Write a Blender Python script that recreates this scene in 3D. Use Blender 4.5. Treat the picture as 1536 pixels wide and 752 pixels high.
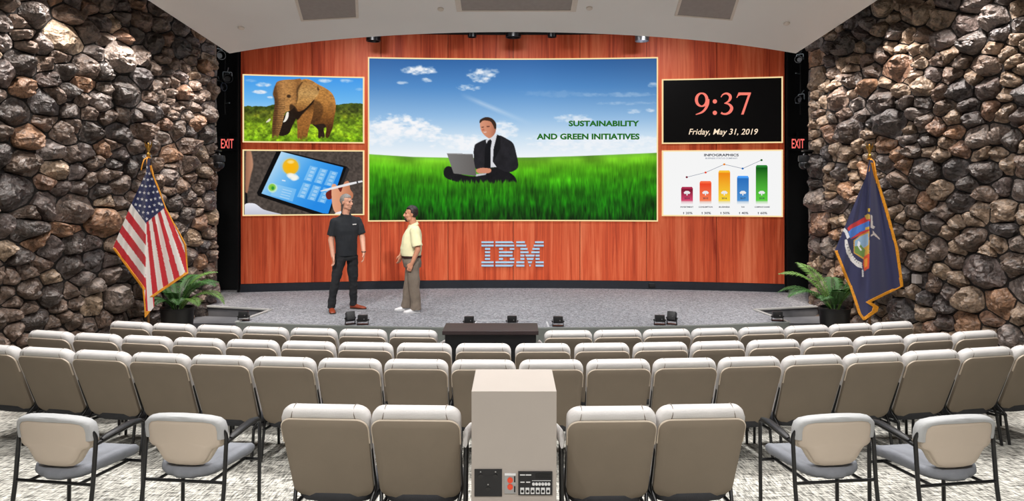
import bpy, bmesh, math, random
import numpy as np
from mathutils import Vector, Matrix, Euler

for _o in list(bpy.data.objects):
    bpy.data.objects.remove(_o)
SC = bpy.context.scene
COL = SC.collection

# ------------------------------------------------------------------ camera, world, lights, exposure
CAMZ = 2.6            # lens height above the flat floor in front of the stage
F = 1000.0            # focal length in pixels of a 1536 px wide frame
CX, HY = 769.0, 272.0 # principal column and horizon row of the photograph
cam = bpy.data.cameras.new('camera')
cam.sensor_width = 36.0
cam.lens = F / 1536.0 * 36.0
cam.shift_x = (768.0 - CX) / 1536.0
cam.shift_y = -(376.0 - HY) / 1536.0
cam.clip_start = 0.05
camo = bpy.data.objects.new('camera', cam)
camo.location = (0, 0, CAMZ)
camo.rotation_euler = (math.radians(90), 0, 0)
COL.objects.link(camo)
SC.camera = camo

SC.view_settings.view_transform = 'Standard'
SC.view_settings.look = 'None'
SC.view_settings.gamma = 1.0
SC.view_settings.use_curve_mapping = False
SC.view_settings.exposure = 0.0

world = bpy.data.worlds.new('world')
SC.world = world
world.use_nodes = True
world.node_tree.nodes['Background'].inputs[0].default_value = (0.9, 0.95, 1.0, 1)
world.node_tree.nodes['Background'].inputs[1].default_value = 0.06

def lamp(name, kind, loc, target, power, color=(1, 1, 1), size=0.6, size_y=None, angle=60, blend=0.5):
    l = bpy.data.lights.new(name, kind)
    l.energy = power
    l.color = color
    if kind == 'AREA':
        l.shape = 'RECTANGLE'
        l.size = size
        l.size_y = size_y or size
    elif kind == 'SPOT':
        l.spot_size = math.radians(angle)
        l.spot_blend = blend
        l.shadow_soft_size = size
    else:
        l.shadow_soft_size = size
    o = bpy.data.objects.new(name, l)
    o.location = loc
    d = Vector(target) - Vector(loc)
    o.rotation_euler = d.to_track_quat('-Z', 'Y').to_euler()
    COL.objects.link(o)
    return o

# recessed ceiling panels over the seats
for (lx, ly, e) in [(-3.6, 4.6, 46), (-1.2, 4.6, 26), (1.2, 4.6, 26), (3.6, 4.6, 46),
                    (-3.6, 6.6, 66), (-1.2, 6.6, 62), (1.2, 6.6, 62), (3.6, 6.6, 66),
                    (-2.6, 0.9, 92), (0.0, 0.6, 92), (2.6, 0.9, 92)]:
    o = lamp('ceiling_lamp', 'AREA', (lx, ly, 5.19), (lx, ly, 0), e, (1.0, 0.98, 0.96), 0.18)
    o.data.spread = math.radians(125)
# front-of-house stage wash, hung under the ceiling over the seats
for lx in (-3.4, -1.1, 1.1, 3.4):
    lamp('stage_spot', 'SPOT', (lx, 5.6, 5.1), (lx * 0.85, 11.9, 0.9), 760, (1.0, 0.96, 0.92), 0.10, angle=36, blend=0.9)
# down lights behind the soffit over the stage
for lx in (-2.6, 0.0, 2.6):
    lamp('stage_down_lamp', 'AREA', (lx, 10.9, 5.4), (lx, 11.2, 0), 52, (0.98, 0.98, 1.0), 0.4)
# wall washers grazing the two stone walls, and the flag spots
for sx in (-1, 1):
    for (yy, e) in [(10.4, 60), (9.2, 75), (8.0, 75), (6.8, 60)]:
        xx = 5.03 + 0.25 * (11.26 - yy) - 0.55
        lamp('wall_washer', 'SPOT', (sx * xx, yy, 5.12 if yy < 9 else 4.98 if yy < 10 else 4.70), (sx * (xx + 0.5), yy + 0.15, 1.2), e * 2.7,
             (1.0, 0.95, 0.90), 0.05, angle=100, blend=0.8)
    lamp('flag_spot', 'SPOT', (sx * 3.9, 8.3, 5.05), (sx * 5.0, 10.25, 2.1), 600, (1.0, 0.88, 0.74), 0.05, angle=24, blend=0.6)

# ------------------------------------------------------------------ helpers
def lin(c):
    out = []
    for v in c[:3]:
        v = v / 255.0
        out.append(v / 12.92 if v <= 0.04045 else ((v + 0.055) / 1.055) ** 2.4)
    return tuple(out)

def lin_np(a):
    a = np.clip(a / 255.0, 0, 1)
    return np.where(a <= 0.04045, a / 12.92, ((a + 0.055) / 1.055) ** 2.4)

def new_mat(name):
    m = bpy.data.materials.new(name)
    m.use_nodes = True
    nt = m.node_tree
    return m, nt, nt.nodes['Principled BSDF']

def L(nt, a, ai, b, bi):
    nt.links.new(a.outputs[ai], b.inputs[bi])

def mat(name, c, rough=0.6, metal=0.0, vary=0.12, scale=14.0, bump=0.0, bscale=120.0, spec=0.5, coat=0.0, sheen=0.0):
    """principled material whose colour wanders a little with procedural noise"""
    m, nt, b = new_mat(name)
    tc = nt.nodes.new('ShaderNodeTexCoord')
    n = nt.nodes.new('ShaderNodeTexNoise')
    n.inputs['Scale'].default_value = scale
    n.inputs['Detail'].default_value = 4
    L(nt, tc, 'Object', n, 'Vector')
    r = nt.nodes.new('ShaderNodeValToRGB')
    c0 = lin(c)
    r.color_ramp.elements[0].position = 0.3
    r.color_ramp.elements[1].position = 0.7
    r.color_ramp.elements[0].color = tuple(v * (1 - vary) for v in c0) + (1,)
    r.color_ramp.elements[1].color = tuple(min(1, v * (1 + vary)) for v in c0) + (1,)
    L(nt, n, 'Fac', r, 'Fac')
    L(nt, r, 'Color', b, 'Base Color')
    b.inputs['Roughness'].default_value = rough
    b.inputs['Metallic'].default_value = metal
    b.inputs['Specular IOR Level'].default_value = spec
    b.inputs['Coat Weight'].default_value = coat
    b.inputs['Sheen Weight'].default_value = sheen
    if bump > 0:
        n2 = nt.nodes.new('ShaderNodeTexNoise')
        n2.inputs['Scale'].default_value = bscale
        n2.inputs['Detail'].default_value = 3
        L(nt, tc, 'Object', n2, 'Vector')
        bp = nt.nodes.new('ShaderNodeBump')
        bp.inputs['Strength'].default_value = bump
        bp.inputs['Distance'].default_value = 0.01
        L(nt, n2, 'Fac', bp, 'Height')
        L(nt, bp, 'Normal', b, 'Normal')
    return m

def emis(name, c, strength=1.0):
    m, nt, b = new_mat(name)
    b.inputs['Base Color'].default_value = (0.004, 0.004, 0.004, 1)
    b.inputs['Specular IOR Level'].default_value = 0.05
    b.inputs['Emission Color'].default_value = lin(c) + (1,)
    b.inputs['Emission Strength'].default_value = strength
    b.inputs['Roughness'].default_value = 0.4
    return m

def attr_mat(name, emission=None, rough=0.8):
    m, nt, b = new_mat(name)
    a = nt.nodes.new('ShaderNodeAttribute')
    a.attribute_name = 'print'
    if emission is None:
        L(nt, a, 'Color', b, 'Base Color')
        b.inputs['Roughness'].default_value = rough
        b.inputs['Sheen Weight'].default_value = 0.1
    else:
        b.inputs['Base Color'].default_value = (0.004, 0.004, 0.004, 1)
        b.inputs['Specular IOR Level'].default_value = 0.05
        L(nt, a, 'Color', b, 'Emission Color')
        b.inputs['Emission Strength'].default_value = emission
        b.inputs['Roughness'].default_value = 0.5
    return m

def put(o, parent=None):
    COL.objects.link(o)
    if parent is not None:
        o.parent = parent
    return o

def mesh_obj(name, verts, faces, material, parent=None, smooth=False, angle=None, link=True):
    me = bpy.data.meshes.new(name)
    me.from_pydata([tuple(v) for v in verts], [], [tuple(f) for f in faces])
    me.update()
    if material:
        me.materials.append(material)
    if smooth or angle is not None:
        me.shade_smooth()
        if angle is not None:
            me.set_sharp_from_angle(angle=math.radians(angle))
    o = bpy.data.objects.new(name, me)
    if link:
        put(o, parent)
    return o

def bm_obj(name, bm, material, parent=None, angle=None):
    bmesh.ops.recalc_face_normals(bm, faces=bm.faces[:])
    me = bpy.data.meshes.new(name)
    bm.to_mesh(me)
    bm.free()
    if material:
        me.materials.append(material)
    if angle is not None:
        me.shade_smooth()
        me.set_sharp_from_angle(angle=math.radians(angle))
    o = bpy.data.objects.new(name, me)
    return put(o, parent)

def tag(o, label=None, cat=None, group=None, kind=None):
    if label:
        o['label'] = label
    if cat:
        o['category'] = cat
    if group:
        o['group'] = group
    if kind:
        o['kind'] = kind
    return o

def thing(name, label, cat, loc=(0, 0, 0), rotz=0.0, group=None):
    o = bpy.data.objects.new(name, None)
    o.empty_display_size = 0.1
    o.location = loc
    o.rotation_euler = (0, 0, rotz)
    put(o)
    return tag(o, label, cat, group)

def copy_tree(o, parent=None):
    c = o.copy()
    COL.objects.link(c)
    c.parent = parent
    for ch in list(o.children):
        copy_tree(ch, c)
    return c

def box(bm, c, s, bevel=0.0, rot=None):
    m = Matrix.Translation(Vector(c))
    if rot is not None:
        m = m @ rot
    r = bmesh.ops.create_cube(bm, size=1.0, matrix=m @ Matrix.Diagonal((s[0], s[1], s[2], 1)))
    if bevel > 0:
        es = set()
        for v in r['verts']:
            es.update(v.link_edges)
        bmesh.ops.bevel(bm, geom=list(es), offset=bevel, segments=2, affect='EDGES', profile=0.6)

def tube(bm, pts, r, n=8, cap=True):
    """swept tube; r may be a number or a list"""
    pts = [Vector(p) for p in pts]
    rs = r if isinstance(r, (list, tuple)) else [r] * len(pts)
    rings = []
    up = None
    for i, p in enumerate(pts):
        d = (pts[min(i + 1, len(pts) - 1)] - pts[max(i - 1, 0)]).normalized()
        if up is None:
            up = Vector((0, 0, 1)) if abs(d.z) < 0.9 else Vector((0, 1, 0))
        a = d.cross(up)
        if a.length < 1e-4:
            a = d.cross(Vector((1, 0, 0)))
        a.normalize()
        b = a.cross(d).normalized()
        up = b
        rings.append([bm.verts.new(p + (a * math.cos(2 * math.pi * k / n) + b * math.sin(2 * math.pi * k / n)) * rs[i]) for k in range(n)])
    for i in range(len(rings) - 1):
        for k in range(n):
            bm.faces.new((rings[i][k], rings[i][(k + 1) % n], rings[i + 1][(k + 1) % n], rings[i + 1][k]))
    if cap:
        bm.faces.new(rings[0][::-1])
        bm.faces.new(rings[-1])

def loft(bm, rings, cap=True):
    """rings: list of lists of points with equal count"""
    vs = [[bm.verts.new(Vector(p)) for p in r] for r in rings]
    n = len(vs[0])
    for i in range(len(vs) - 1):
        for k in range(n):
            bm.faces.new((vs[i][k], vs[i][(k + 1) % n], vs[i + 1][(k + 1) % n], vs[i + 1][k]))
    if cap:
        bm.faces.new(vs[0][::-1])
        bm.faces.new(vs[-1])
    return vs

def lathe(bm, prof, c=(0, 0, 0), n=24, cap=True):
    loft(bm, [[(c[0] + r * math.cos(2 * math.pi * k / n), c[1] + r * math.sin(2 * math.pi * k / n), c[2] + z) for k in range(n)] for r, z in prof], cap)

def arc_pts(pts, rad=0.05, n=5):
    """polyline with rounded corners"""
    pts = [Vector(p) for p in pts]
    out = [pts[0]]
    for i in range(1, len(pts) - 1):
        a, b, c = pts[i - 1], pts[i], pts[i + 1]
        r = min(rad, (a - b).length * 0.45, (c - b).length * 0.45)
        p0 = b + (a - b).normalized() * r
        p1 = b + (c - b).normalized() * r
        for k in range(n + 1):
            t = k / n
            out.append((1 - t) ** 2 * p0 + 2 * t * (1 - t) * b + t * t * p1)
    out.append(pts[-1])
    return out

def vnoise(x, y, seed=0):
    """value noise on numpy arrays, 0..1"""
    rng = np.random.RandomState(seed)
    tab = rng.rand(256, 256)
    xi = np.floor(x).astype(int); yi = np.floor(y).astype(int)
    fx = x - xi; fy = y - yi
    fx = fx * fx * (3 - 2 * fx); fy = fy * fy * (3 - 2 * fy)
    a = tab[xi % 256, yi % 256]; b = tab[(xi + 1) % 256, yi % 256]
    c = tab[xi % 256, (yi + 1) % 256]; d = tab[(xi + 1) % 256, (yi + 1) % 256]
    return (a * (1 - fx) + b * fx) * (1 - fy) + (c * (1 - fx) + d * fx) * fy

def fbm(x, y, seed=0, octv=4):
    s = 0; a = 0.5; t = 0
    for k in range(octv):
        s = s + a * vnoise(x * 2 ** k, y * 2 ** k, seed + k)
        t += a; a *= 0.55
    return s / t

SLOPE = 0.093
def floor_z(y, x=0.0):
    """the seating floor is a shallow dish: it falls towards the stage along bowed rows"""
    return max(0.0, SLOPE * (7.45 - (y - x * x / 44.0)))

# ------------------------------------------------------------------ materials of the setting
def carpet(name, dark, light, scale, strength=0.5, weave=True):
    m, nt, b = new_mat(name)
    tc = nt.nodes.new('ShaderNodeTexCoord')
    facs = []
    for (sx, sy, sd) in ((scale * 0.22, scale * 1.5, 0), (scale * 1.5, scale * 0.22, 3.7)) if weave else ((scale, scale, 0), (scale * 2.3, scale * 2.3, 5)):
        mp = nt.nodes.new('ShaderNodeMapping')
        mp.inputs['Scale'].default_value = (sx, sy, 1)
        mp.inputs['Location'].default_value = (sd, sd, 0)
        L(nt, tc, 'Object', mp, 'Vector')
        n = nt.nodes.new('ShaderNodeTexNoise')
        n.inputs['Scale'].default_value = 1.0
        n.inputs['Detail'].default_value = 2.5
        n.inputs['Roughness'].default_value = 0.7
        L(nt, mp, 'Vector', n, 'Vector')
        facs.append(n)
    mx = nt.nodes.new('ShaderNodeMath')
    mx.operation = 'ADD'
    L(nt, facs[0], 'Fac', mx, 0)
    L(nt, facs[1], 'Fac', mx, 1)
    hf = nt.nodes.new('ShaderNodeMath')
    hf.operation = 'MULTIPLY'
    hf.inputs[1].default_value = 0.5
    L(nt, mx, 0, hf, 0)
    r = nt.nodes.new('ShaderNodeValToRGB')
    r.color_ramp.elements[0].position = 0.40
    r.color_ramp.elements[1].position = 0.62
    r.color_ramp.elements[0].color = lin(dark) + (1,)
    r.color_ramp.elements[1].color = lin(light) + (1,)
    L(nt, hf, 0, r, 'Fac')
    L(nt, r, 'Color', b, 'Base Color')
    b.inputs['Roughness'].default_value = 0.95
    bp = nt.nodes.new('ShaderNodeBump')
    bp.inputs['Strength'].default_value = strength
    bp.inputs['Distance'].default_value = 0.01
    L(nt, hf, 0, bp, 'Height')
    L(nt, bp, 'Normal', b, 'Normal')
    return m

M = {}
M['carpet'] = carpet('seating_carpet', (66, 65, 60), (234, 231, 221), 44)
M['stage_carpet'] = carpet('stage_carpet', (96, 97, 102), (176, 177, 183), 30, 0.4, weave=False)
M['ceiling'] = mat('ceiling_paint', (242, 240, 238), 0.9, vary=0.03, scale=0.7)
M['black'] = mat('black_paint', (10, 10, 12), 0.55, vary=0.3)
M['black_metal'] = mat('black_metal', (14, 14, 16), 0.35, vary=0.2, spec=0.6)
M['black_plastic'] = mat('black_plastic', (22, 22, 25), 0.45, vary=0.2)
M['base_black'] = mat('base_black', (22, 28, 38), 0.5, vary=0.2)
M['stage_side'] = mat('stage_side', (112, 112, 116), 0.9, vary=0.06)
M['nosing'] = mat('step_nosing', (176, 176, 174), 0.6, vary=0.05)
M['fascia'] = mat('stage_fascia', (112, 116, 112), 0.8, vary=0.06)
M['grille'] = mat('grille_grey', (160, 152, 148), 0.7, vary=0.05)
M['grille_frame'] = mat('grille_frame', (226, 216, 206), 0.7, vary=0.03)
M['steel'] = mat('brushed_steel', (170, 170, 172), 0.35, 0.9, vary=0.05)
M['plain_wall'] = mat('plain_wall', (120, 110, 100), 0.9, vary=0.05, scale=2)

# stone: every block draws its own tone from the object's random value
def stone_mat():
    m, nt, b = new_mat('field_stone')
    oi = nt.nodes.new('ShaderNodeObjectInfo')
    tc = nt.nodes.new('ShaderNodeTexCoord')
    ramp = nt.nodes.new('ShaderNodeValToRGB')
    ramp.color_ramp.interpolation = 'CONSTANT'
    cols = [(76, 69, 66), (92, 82, 76), (62, 57, 56), (104, 92, 84), (84, 74, 67), (122, 108, 94), (72, 69, 70), (94, 80, 71),
            (112, 104, 99), (124, 98, 78), (86, 79, 78), (66, 61, 59), (106, 84, 70), (100, 94, 92), (80, 72, 70), (138, 124, 108)]
    e = ramp.color_ramp.elements
    e[0].position = 0; e[0].color = lin(cols[0]) + (1,)
    e[1].position = 1 / len(cols); e[1].color = lin(cols[1]) + (1,)
    for i in range(2, len(cols)):
        k = e.new(i / len(cols)); k.color = lin(cols[i]) + (1,)
    L(nt, oi, 'Random', ramp, 'Fac')
    add = nt.nodes.new('ShaderNodeVectorMath'); add.operation = 'ADD'
    mul = nt.nodes.new('ShaderNodeMath'); mul.operation = 'MULTIPLY'; mul.inputs[1].default_value = 57.0
    L(nt, oi, 'Random', mul, 0)
    L(nt, tc, 'Object', add, 0)
    L(nt, mul, 0, add, 1)
    n1 = nt.nodes.new('ShaderNodeTexNoise'); n1.inputs['Scale'].default_value = 12; n1.inputs['Detail'].default_value = 8; n1.inputs['Roughness'].default_value = 0.7
    n1.inputs['Distortion'].default_value = 0.8
    L(nt, add, 0, n1, 'Vector')
    r2 = nt.nodes.new('ShaderNodeValToRGB')
    r2.color_ramp.elements[0].position = 0.34; r2.color_ramp.elements[0].color = (0.34, 0.32, 0.31, 1)
    r2.color_ramp.elements[1].position = 0.66; r2.color_ramp.elements[1].color = (2.3, 2.1, 1.95, 1)
    L(nt, n1, 'Fac', r2, 'Fac')
    mx = nt.nodes.new('ShaderNodeMix'); mx.data_type = 'RGBA'; mx.blend_type = 'MULTIPLY'
    mx.inputs['Factor'].default_value = 1.0
    L(nt, ramp, 'Color', mx, 6)
    L(nt, r2, 'Color', mx, 7)
    nt.links.new(mx.outputs[2], b.inputs['Base Color'])
    b.inputs['Roughness'].default_value = 0.38
    b.inputs['Specular IOR Level'].default_value = 0.65
    # broken, ridged surface: coarse crags plus fine grain
    n2 = nt.nodes.new('ShaderNodeTexNoise'); n2.noise_type = 'RIDGED_MULTIFRACTAL'
    n2.inputs['Scale'].default_value = 9; n2.inputs['Detail'].default_value = 6; n2.inputs['Roughness'].default_value = 0.6
    n2.inputs['Distortion'].default_value = 0.6
    L(nt, add, 0, n2, 'Vector')
    n3 = nt.nodes.new('ShaderNodeTexNoise'); n3.inputs['Scale'].default_value = 34; n3.inputs['Detail'].default_value = 5
    L(nt, add, 0, n3, 'Vector')
    bp0 = nt.nodes.new('ShaderNodeBump'); bp0.inputs['Strength'].default_value = 0.7; bp0.inputs['Distance'].default_value = 0.03
    L(nt, n3, 'Fac', bp0, 'Height')
    bp = nt.nodes.new('ShaderNodeBump'); bp.inputs['Strength'].default_value = 0.8; bp.inputs['Distance'].default_value = 0.05
    L(nt, n2, 'Fac', bp, 'Height')
    L(nt, bp0, 'Normal', bp, 'Normal')
    L(nt, bp, 'Normal', b, 'Normal')
    return m
M['stone'] = stone_mat()
M['mortar'] = mat('dark_mortar', (30, 26, 24), 0.95, vary=0.3, scale=9, bump=0.6, bscale=30)

def wood_mat():
    m, nt, b = new_mat('red_wood')
    tc = nt.nodes.new('ShaderNodeTexCoord')
    oi = nt.nodes.new('ShaderNodeObjectInfo')
    mp = nt.nodes.new('ShaderNodeMapping')
    mp.inputs['Scale'].default_value = (14, 14, 0.55)
    L(nt, tc, 'Object', mp, 'Vector')
    mul = nt.nodes.new('ShaderNodeMath'); mul.operation = 'MULTIPLY'; mul.inputs[1].default_value = 31.0
    L(nt, oi, 'Random', mul, 0)
    L(nt, mul, 0, mp, 'Location')
    n = nt.nodes.new('ShaderNodeTexNoise'); n.inputs['Scale'].default_value = 1; n.inputs['Detail'].default_value = 7; n.inputs['Roughness'].default_value = 0.62
    n.inputs['Distortion'].default_value = 0.6
    L(nt, mp, 'Vector', n, 'Vector')
    mp2 = nt.nodes.new('ShaderNodeMapping'); mp2.inputs['Scale'].default_value = (2.6, 2.6, 0.02)
    L(nt, tc, 'Object', mp2, 'Vector')
    L(nt, mul, 0, mp2, 'Location')
    n2 = nt.nodes.new('ShaderNodeTexNoise'); n2.inputs['Scale'].default_value = 1; n2.inputs['Detail'].default_value = 2
    L(nt, mp2, 'Vector', n2, 'Vector')
    ad = nt.nodes.new('ShaderNodeMix'); ad.data_type = 'FLOAT'; ad.inputs[0].default_value = 0.4
    L(nt, n, 'Fac', ad, 2)
    L(nt, n2, 'Fac', ad, 3)
    r = nt.nodes.new('ShaderNodeValToRGB')
    e = r.color_ramp.elements
    e[0].position = 0.34; e[0].color = lin((146, 40, 16)) + (1,)
    e[1].position = 0.66; e[1].color = lin((236, 128, 86)) + (1,)
    k = e.new(0.5); k.color = lin((212, 88, 50)) + (1,)
    nt.links.new(ad.outputs[0], r.inputs['Fac'])
    L(nt, r, 'Color', b, 'Base Color')
    b.inputs['Roughness'].default_value = 0.5
    b.inputs['Specular IOR Level'].default_value = 0.3
    return m
M['wood'] = wood_mat()

# ------------------------------------------------------------------ the setting: floor, stage, walls, ceiling
def struct(o, label, cat):
    return tag(o, label, cat, None, 'structure')

fv, ff = [], []
gy = np.concatenate([np.linspace(-4, 9.6, 52), [13.6]])
gx = np.linspace(-9, 9, 37)
for y in gy:
    for x in gx:
        fv.append((x, y, floor_z(y, max(-6.2, min(6.2, x)))))
nx_ = len(gx)
for j in range(len(gy) - 1):
    for i in range(nx_ - 1):
        ff.append((j * nx_ + i, j * nx_ + i + 1, (j + 1) * nx_ + i + 1, (j + 1) * nx_ + i))
struct(mesh_obj('floor', fv, ff, M['carpet'], smooth=True), 'pale flecked woven carpet sloping down to the stage', 'floor')

STZ = 0.54
def stage_edge(x):
    return 9.32 + x * x / 42.0
front = [(x, stage_edge(x)) for x in np.linspace(-4.02, 4.02, 33)]
outline = [(-7.4, 13.5), (-7.4, 11.32), (-5.03, 11.30), (-5.10, 10.97), (-3.86, 10.65)] + front + \
          [(3.86, 10.65), (5.10, 10.97), (5.03, 11.30), (7.4, 11.32), (7.4, 13.5)]
n = len(outline)
sv = [(x, y, STZ) for x, y in outline] + [(x, y, 0.002) for x, y in outline]
sf = [tuple(range(n))] + [(i + n, (i + 1) % n + n, (i + 1) % n, i) for i in range(n)]
stage = mesh_obj('stage_floor', sv, sf, M['stage_carpet'])
stage.data.materials.append(M['stage_side'])
for pl in stage.data.polygons:
    if abs(pl.normal.z) < 0.5:
        pl.material_index = 1
struct(stage, 'raised grey carpeted stage floor in front of the wooden wall', 'stage')
# fascia band along the curved front of the stage
bm = bmesh.new()
rings = []
for x in np.linspace(-4.02, 4.02, 33):
    y = stage_edge(x)
    rings.append([(x, y - 0.02, 0.01), (x, y - 0.02, STZ + 0.004), (x, y + 0.05, STZ + 0.004), (x, y + 0.05, 0.01)])
loft(bm, rings)
bm_obj('fascia', bm, M['fascia'], stage)
for sx in (-1, 1):
    bm = bmesh.new()
    for a, b in (((-5.09, 10.965), (-3.86, 10.65)), ((-3.86, 10.65), (-4.02, stage_edge(4.02)))):
        p, q = Vector((sx * abs(a[0]), a[1], STZ + 0.006)), Vector((sx * abs(b[0]), b[1], STZ + 0.006))
        d = q - p
        box(bm, (p + q) / 2, (d.length, 0.06, 0.02), 0, Matrix.Rotation(math.atan2(d.y, d.x), 4, 'Z'))
    bm_obj('step_nosing', bm, M['nosing'], stage)
    for k, (z, y0, y1) in enumerate(((0.40, 10.32, 10.72), (0.27, 10.02, 10.42), (0.13, 9.72, 10.12))):
        bm = bmesh.new()
        x0, x1 = 3.98, 5.14
        q = [(x0, y0), (x1 + 0.07, y0), (x1, y1 + 0.16), (x0, y1)]
        loft(bm, [[(sx * x, y, 0.004) for x, y in q], [(sx * x, y, z) for x, y in q]])
        bm_obj('step', bm, M['stage_side'], stage)

# ------------------------------------------------------------------ stone walls
def clip_poly(poly, nx, ny, c):
    """keep nx*x + ny*y <= c"""
    out = []
    for i in range(len(poly)):
        p, q = poly[i], poly[(i + 1) % len(poly)]
        dp = nx * p[0] + ny * p[1] - c
        dq = nx * q[0] + ny * q[1] - c
        if dp <= 0:
            out.append(p)
        if (dp < 0 < dq) or (dq < 0 < dp):
            t = dp / (dp - dq)
            out.append((p[0] + (q[0] - p[0]) * t, p[1] + (q[1] - p[1]) * t))
    return out

def poly_area_c(p):
    a = cx = cy = 0
    for i in range(len(p)):
        x0, y0 = p[i]; x1, y1 = p[(i + 1) % len(p)]
        w = x0 * y1 - x1 * y0
        a += w; cx += (x0 + x1) * w; cy += (y0 + y1) * w
    a *= 0.5
    if abs(a) < 1e-9:
        return 0, p[0]
    return abs(a), (cx / (6 * a), cy / (6 * a))

def cells(W, H, N, seed, aniso=1.25, iters=2):
    rng = random.Random(seed)
    H2 = H * aniso
    base = math.sqrt(W * H2 / N)
    sites = []
    tries = 0
    while len(sites) < N and tries < 60000:
        tries += 1
        u = rng.random()
        r = base * (0.28 if u < 0.5 else 0.55 if u < 0.82 else 0.85)
        p = (rng.random() * W, rng.random() * H2)
        k = 0.92 if tries < 20000 else 0.8 if tries < 40000 else 0.66
        if all((p[0] - q[0]) ** 2 + (p[1] - q[1]) ** 2 > (k * (r + q[2])) ** 2 for q in sites):
            sites.append((p[0], p[1], r))
    res = []
    for it in range(iters):
        res = []
        for i, (x, y, r) in enumerate(sites):
            poly = [(0, 0), (W, 0), (W, H2), (0, H2)]
            for j, (a, b, s) in enumerate(sites):
                if i == j or abs(a - x) > 3 * base or abs(b - y) > 3 * base:
                    continue
                nx, ny = a - x, b - y
                d2 = nx * nx + ny * ny
                c = (d2 + r * r - s * s) / 2 + nx * x + ny * y
                poly = clip_poly(poly, nx, ny, c)
                if len(poly) < 3:
                    break
            res.append(poly)
        if it < iters - 1:
            ns = []
            for (x, y, r), poly in zip(sites, res):
                if len(poly) < 3:
                    continue
                a, c = poly_area_c(poly)
                ns.append((x * 0.5 + c[0] * 0.5, y * 0.5 + c[1] * 0.5, r))
            sites = ns
    return [[(x, y / aniso) for x, y in p] for p in res if len(p) >= 3]

def resample(poly, n):
    P = [Vector((x, y)) for x, y in poly]
    Ls = [(P[(i + 1) % len(P)] - P[i]).length for i in range(len(P))]
    T = sum(Ls)
    out = []
    i, acc = 0, 0.0
    for k in range(n):
        t = T * k / n
        while acc + Ls[i] < t and i < len(P) - 1:
            acc += Ls[i]; i += 1
        f = (t - acc) / max(Ls[i], 1e-9)
        out.append(P[i].lerp(P[(i + 1) % len(P)], min(1, f)))
    return out

from mathutils import noise as snoise
def stone_mesh(poly, rng, gap=0.007):
    """a field stone filling a wall cell: angular, broken face standing proud of the joint; plane coords (s, z, out)"""
    a, c = poly_area_c(poly)
    c = Vector(c)
    R = math.sqrt(a / math.pi)
    big = R > 0.1
    NP = 22 if big else 14
    ring = resample(poly, NP)
    soft = rng.choice((0, 0, 1, 1))
    for _ in range(soft):
        ring = [(ring[i - 1] + ring[i] * 3 + ring[(i + 1) % NP]) / 5 for i in range(NP)]
    ring = [c + (p - c) * (1 - gap / max((p - c).length, 0.03)) * (1 + rng.uniform(-0.05, 0.015)) for p in ring]
    H = min(0.20, 0.045 + R * rng.uniform(0.35, 0.65))
    planes = []
    for k in range(rng.randint(4, 7)):
        th = rng.uniform(0, 2 * math.pi)
        sl = rng.uniform(0.4, 1.8)
        off = rng.uniform(0.2, 0.85) * R
        # break plane falling away beyond a line across the stone
        planes.append((math.cos(th), math.sin(th), sl, off))
    tx, ty = rng.uniform(-0.25, 0.25), rng.uniform(-0.3, 0.25)
    sd = Vector((rng.uniform(0, 90), rng.uniform(0, 90), 0))
    def height(p, t):
        d = p - c
        h = H + tx * d.x + ty * d.y
        for (nx, ny, sl, off) in planes:
            e = nx * d.x + ny * d.y - off * 0.6
            if e > 0:
                h -= sl * e
        q = Vector((p.x, p.y, 0)) + sd
        h += H * (0.34 * snoise.noise(q * 7) + 0.42 * (0.4 - abs(snoise.noise(q * 12))) + 0.16 * snoise.noise(q * 27))
        edge = 1 - t ** 7
        return max(0.010, h * (0.46 + 0.54 * edge))
    verts, faces = [], []
    ts = (1.0, 0.985, 0.9, 0.74, 0.56, 0.37, 0.18) if big else (1.0, 0.98, 0.85, 0.6, 0.3)
    for t in ts:
        for i, p in enumerate(ring):
            q = c + (p - c) * t
            if t < 0.96:
                q = q + Vector((rng.uniform(-1, 1), rng.uniform(-1, 1))) * R * 0.03
            h = -0.03 if t == 1.0 else height(q, t)
            verts.append((q.x, q.y, h))
    nr = len(ts)
    verts.append((c.x, c.y, height(c, 0)))
    for r in range(nr - 1):
        for i in range(NP):
            j = (i + 1) % NP
            faces.append((r * NP + i, r * NP + j, (r + 1) * NP + j, (r + 1) * NP + i))
    for i in range(NP):
        faces.append(((nr - 1) * NP + i, (nr - 1) * NP + (i + 1) % NP, nr * NP))
    return verts, faces, c, a

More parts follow.
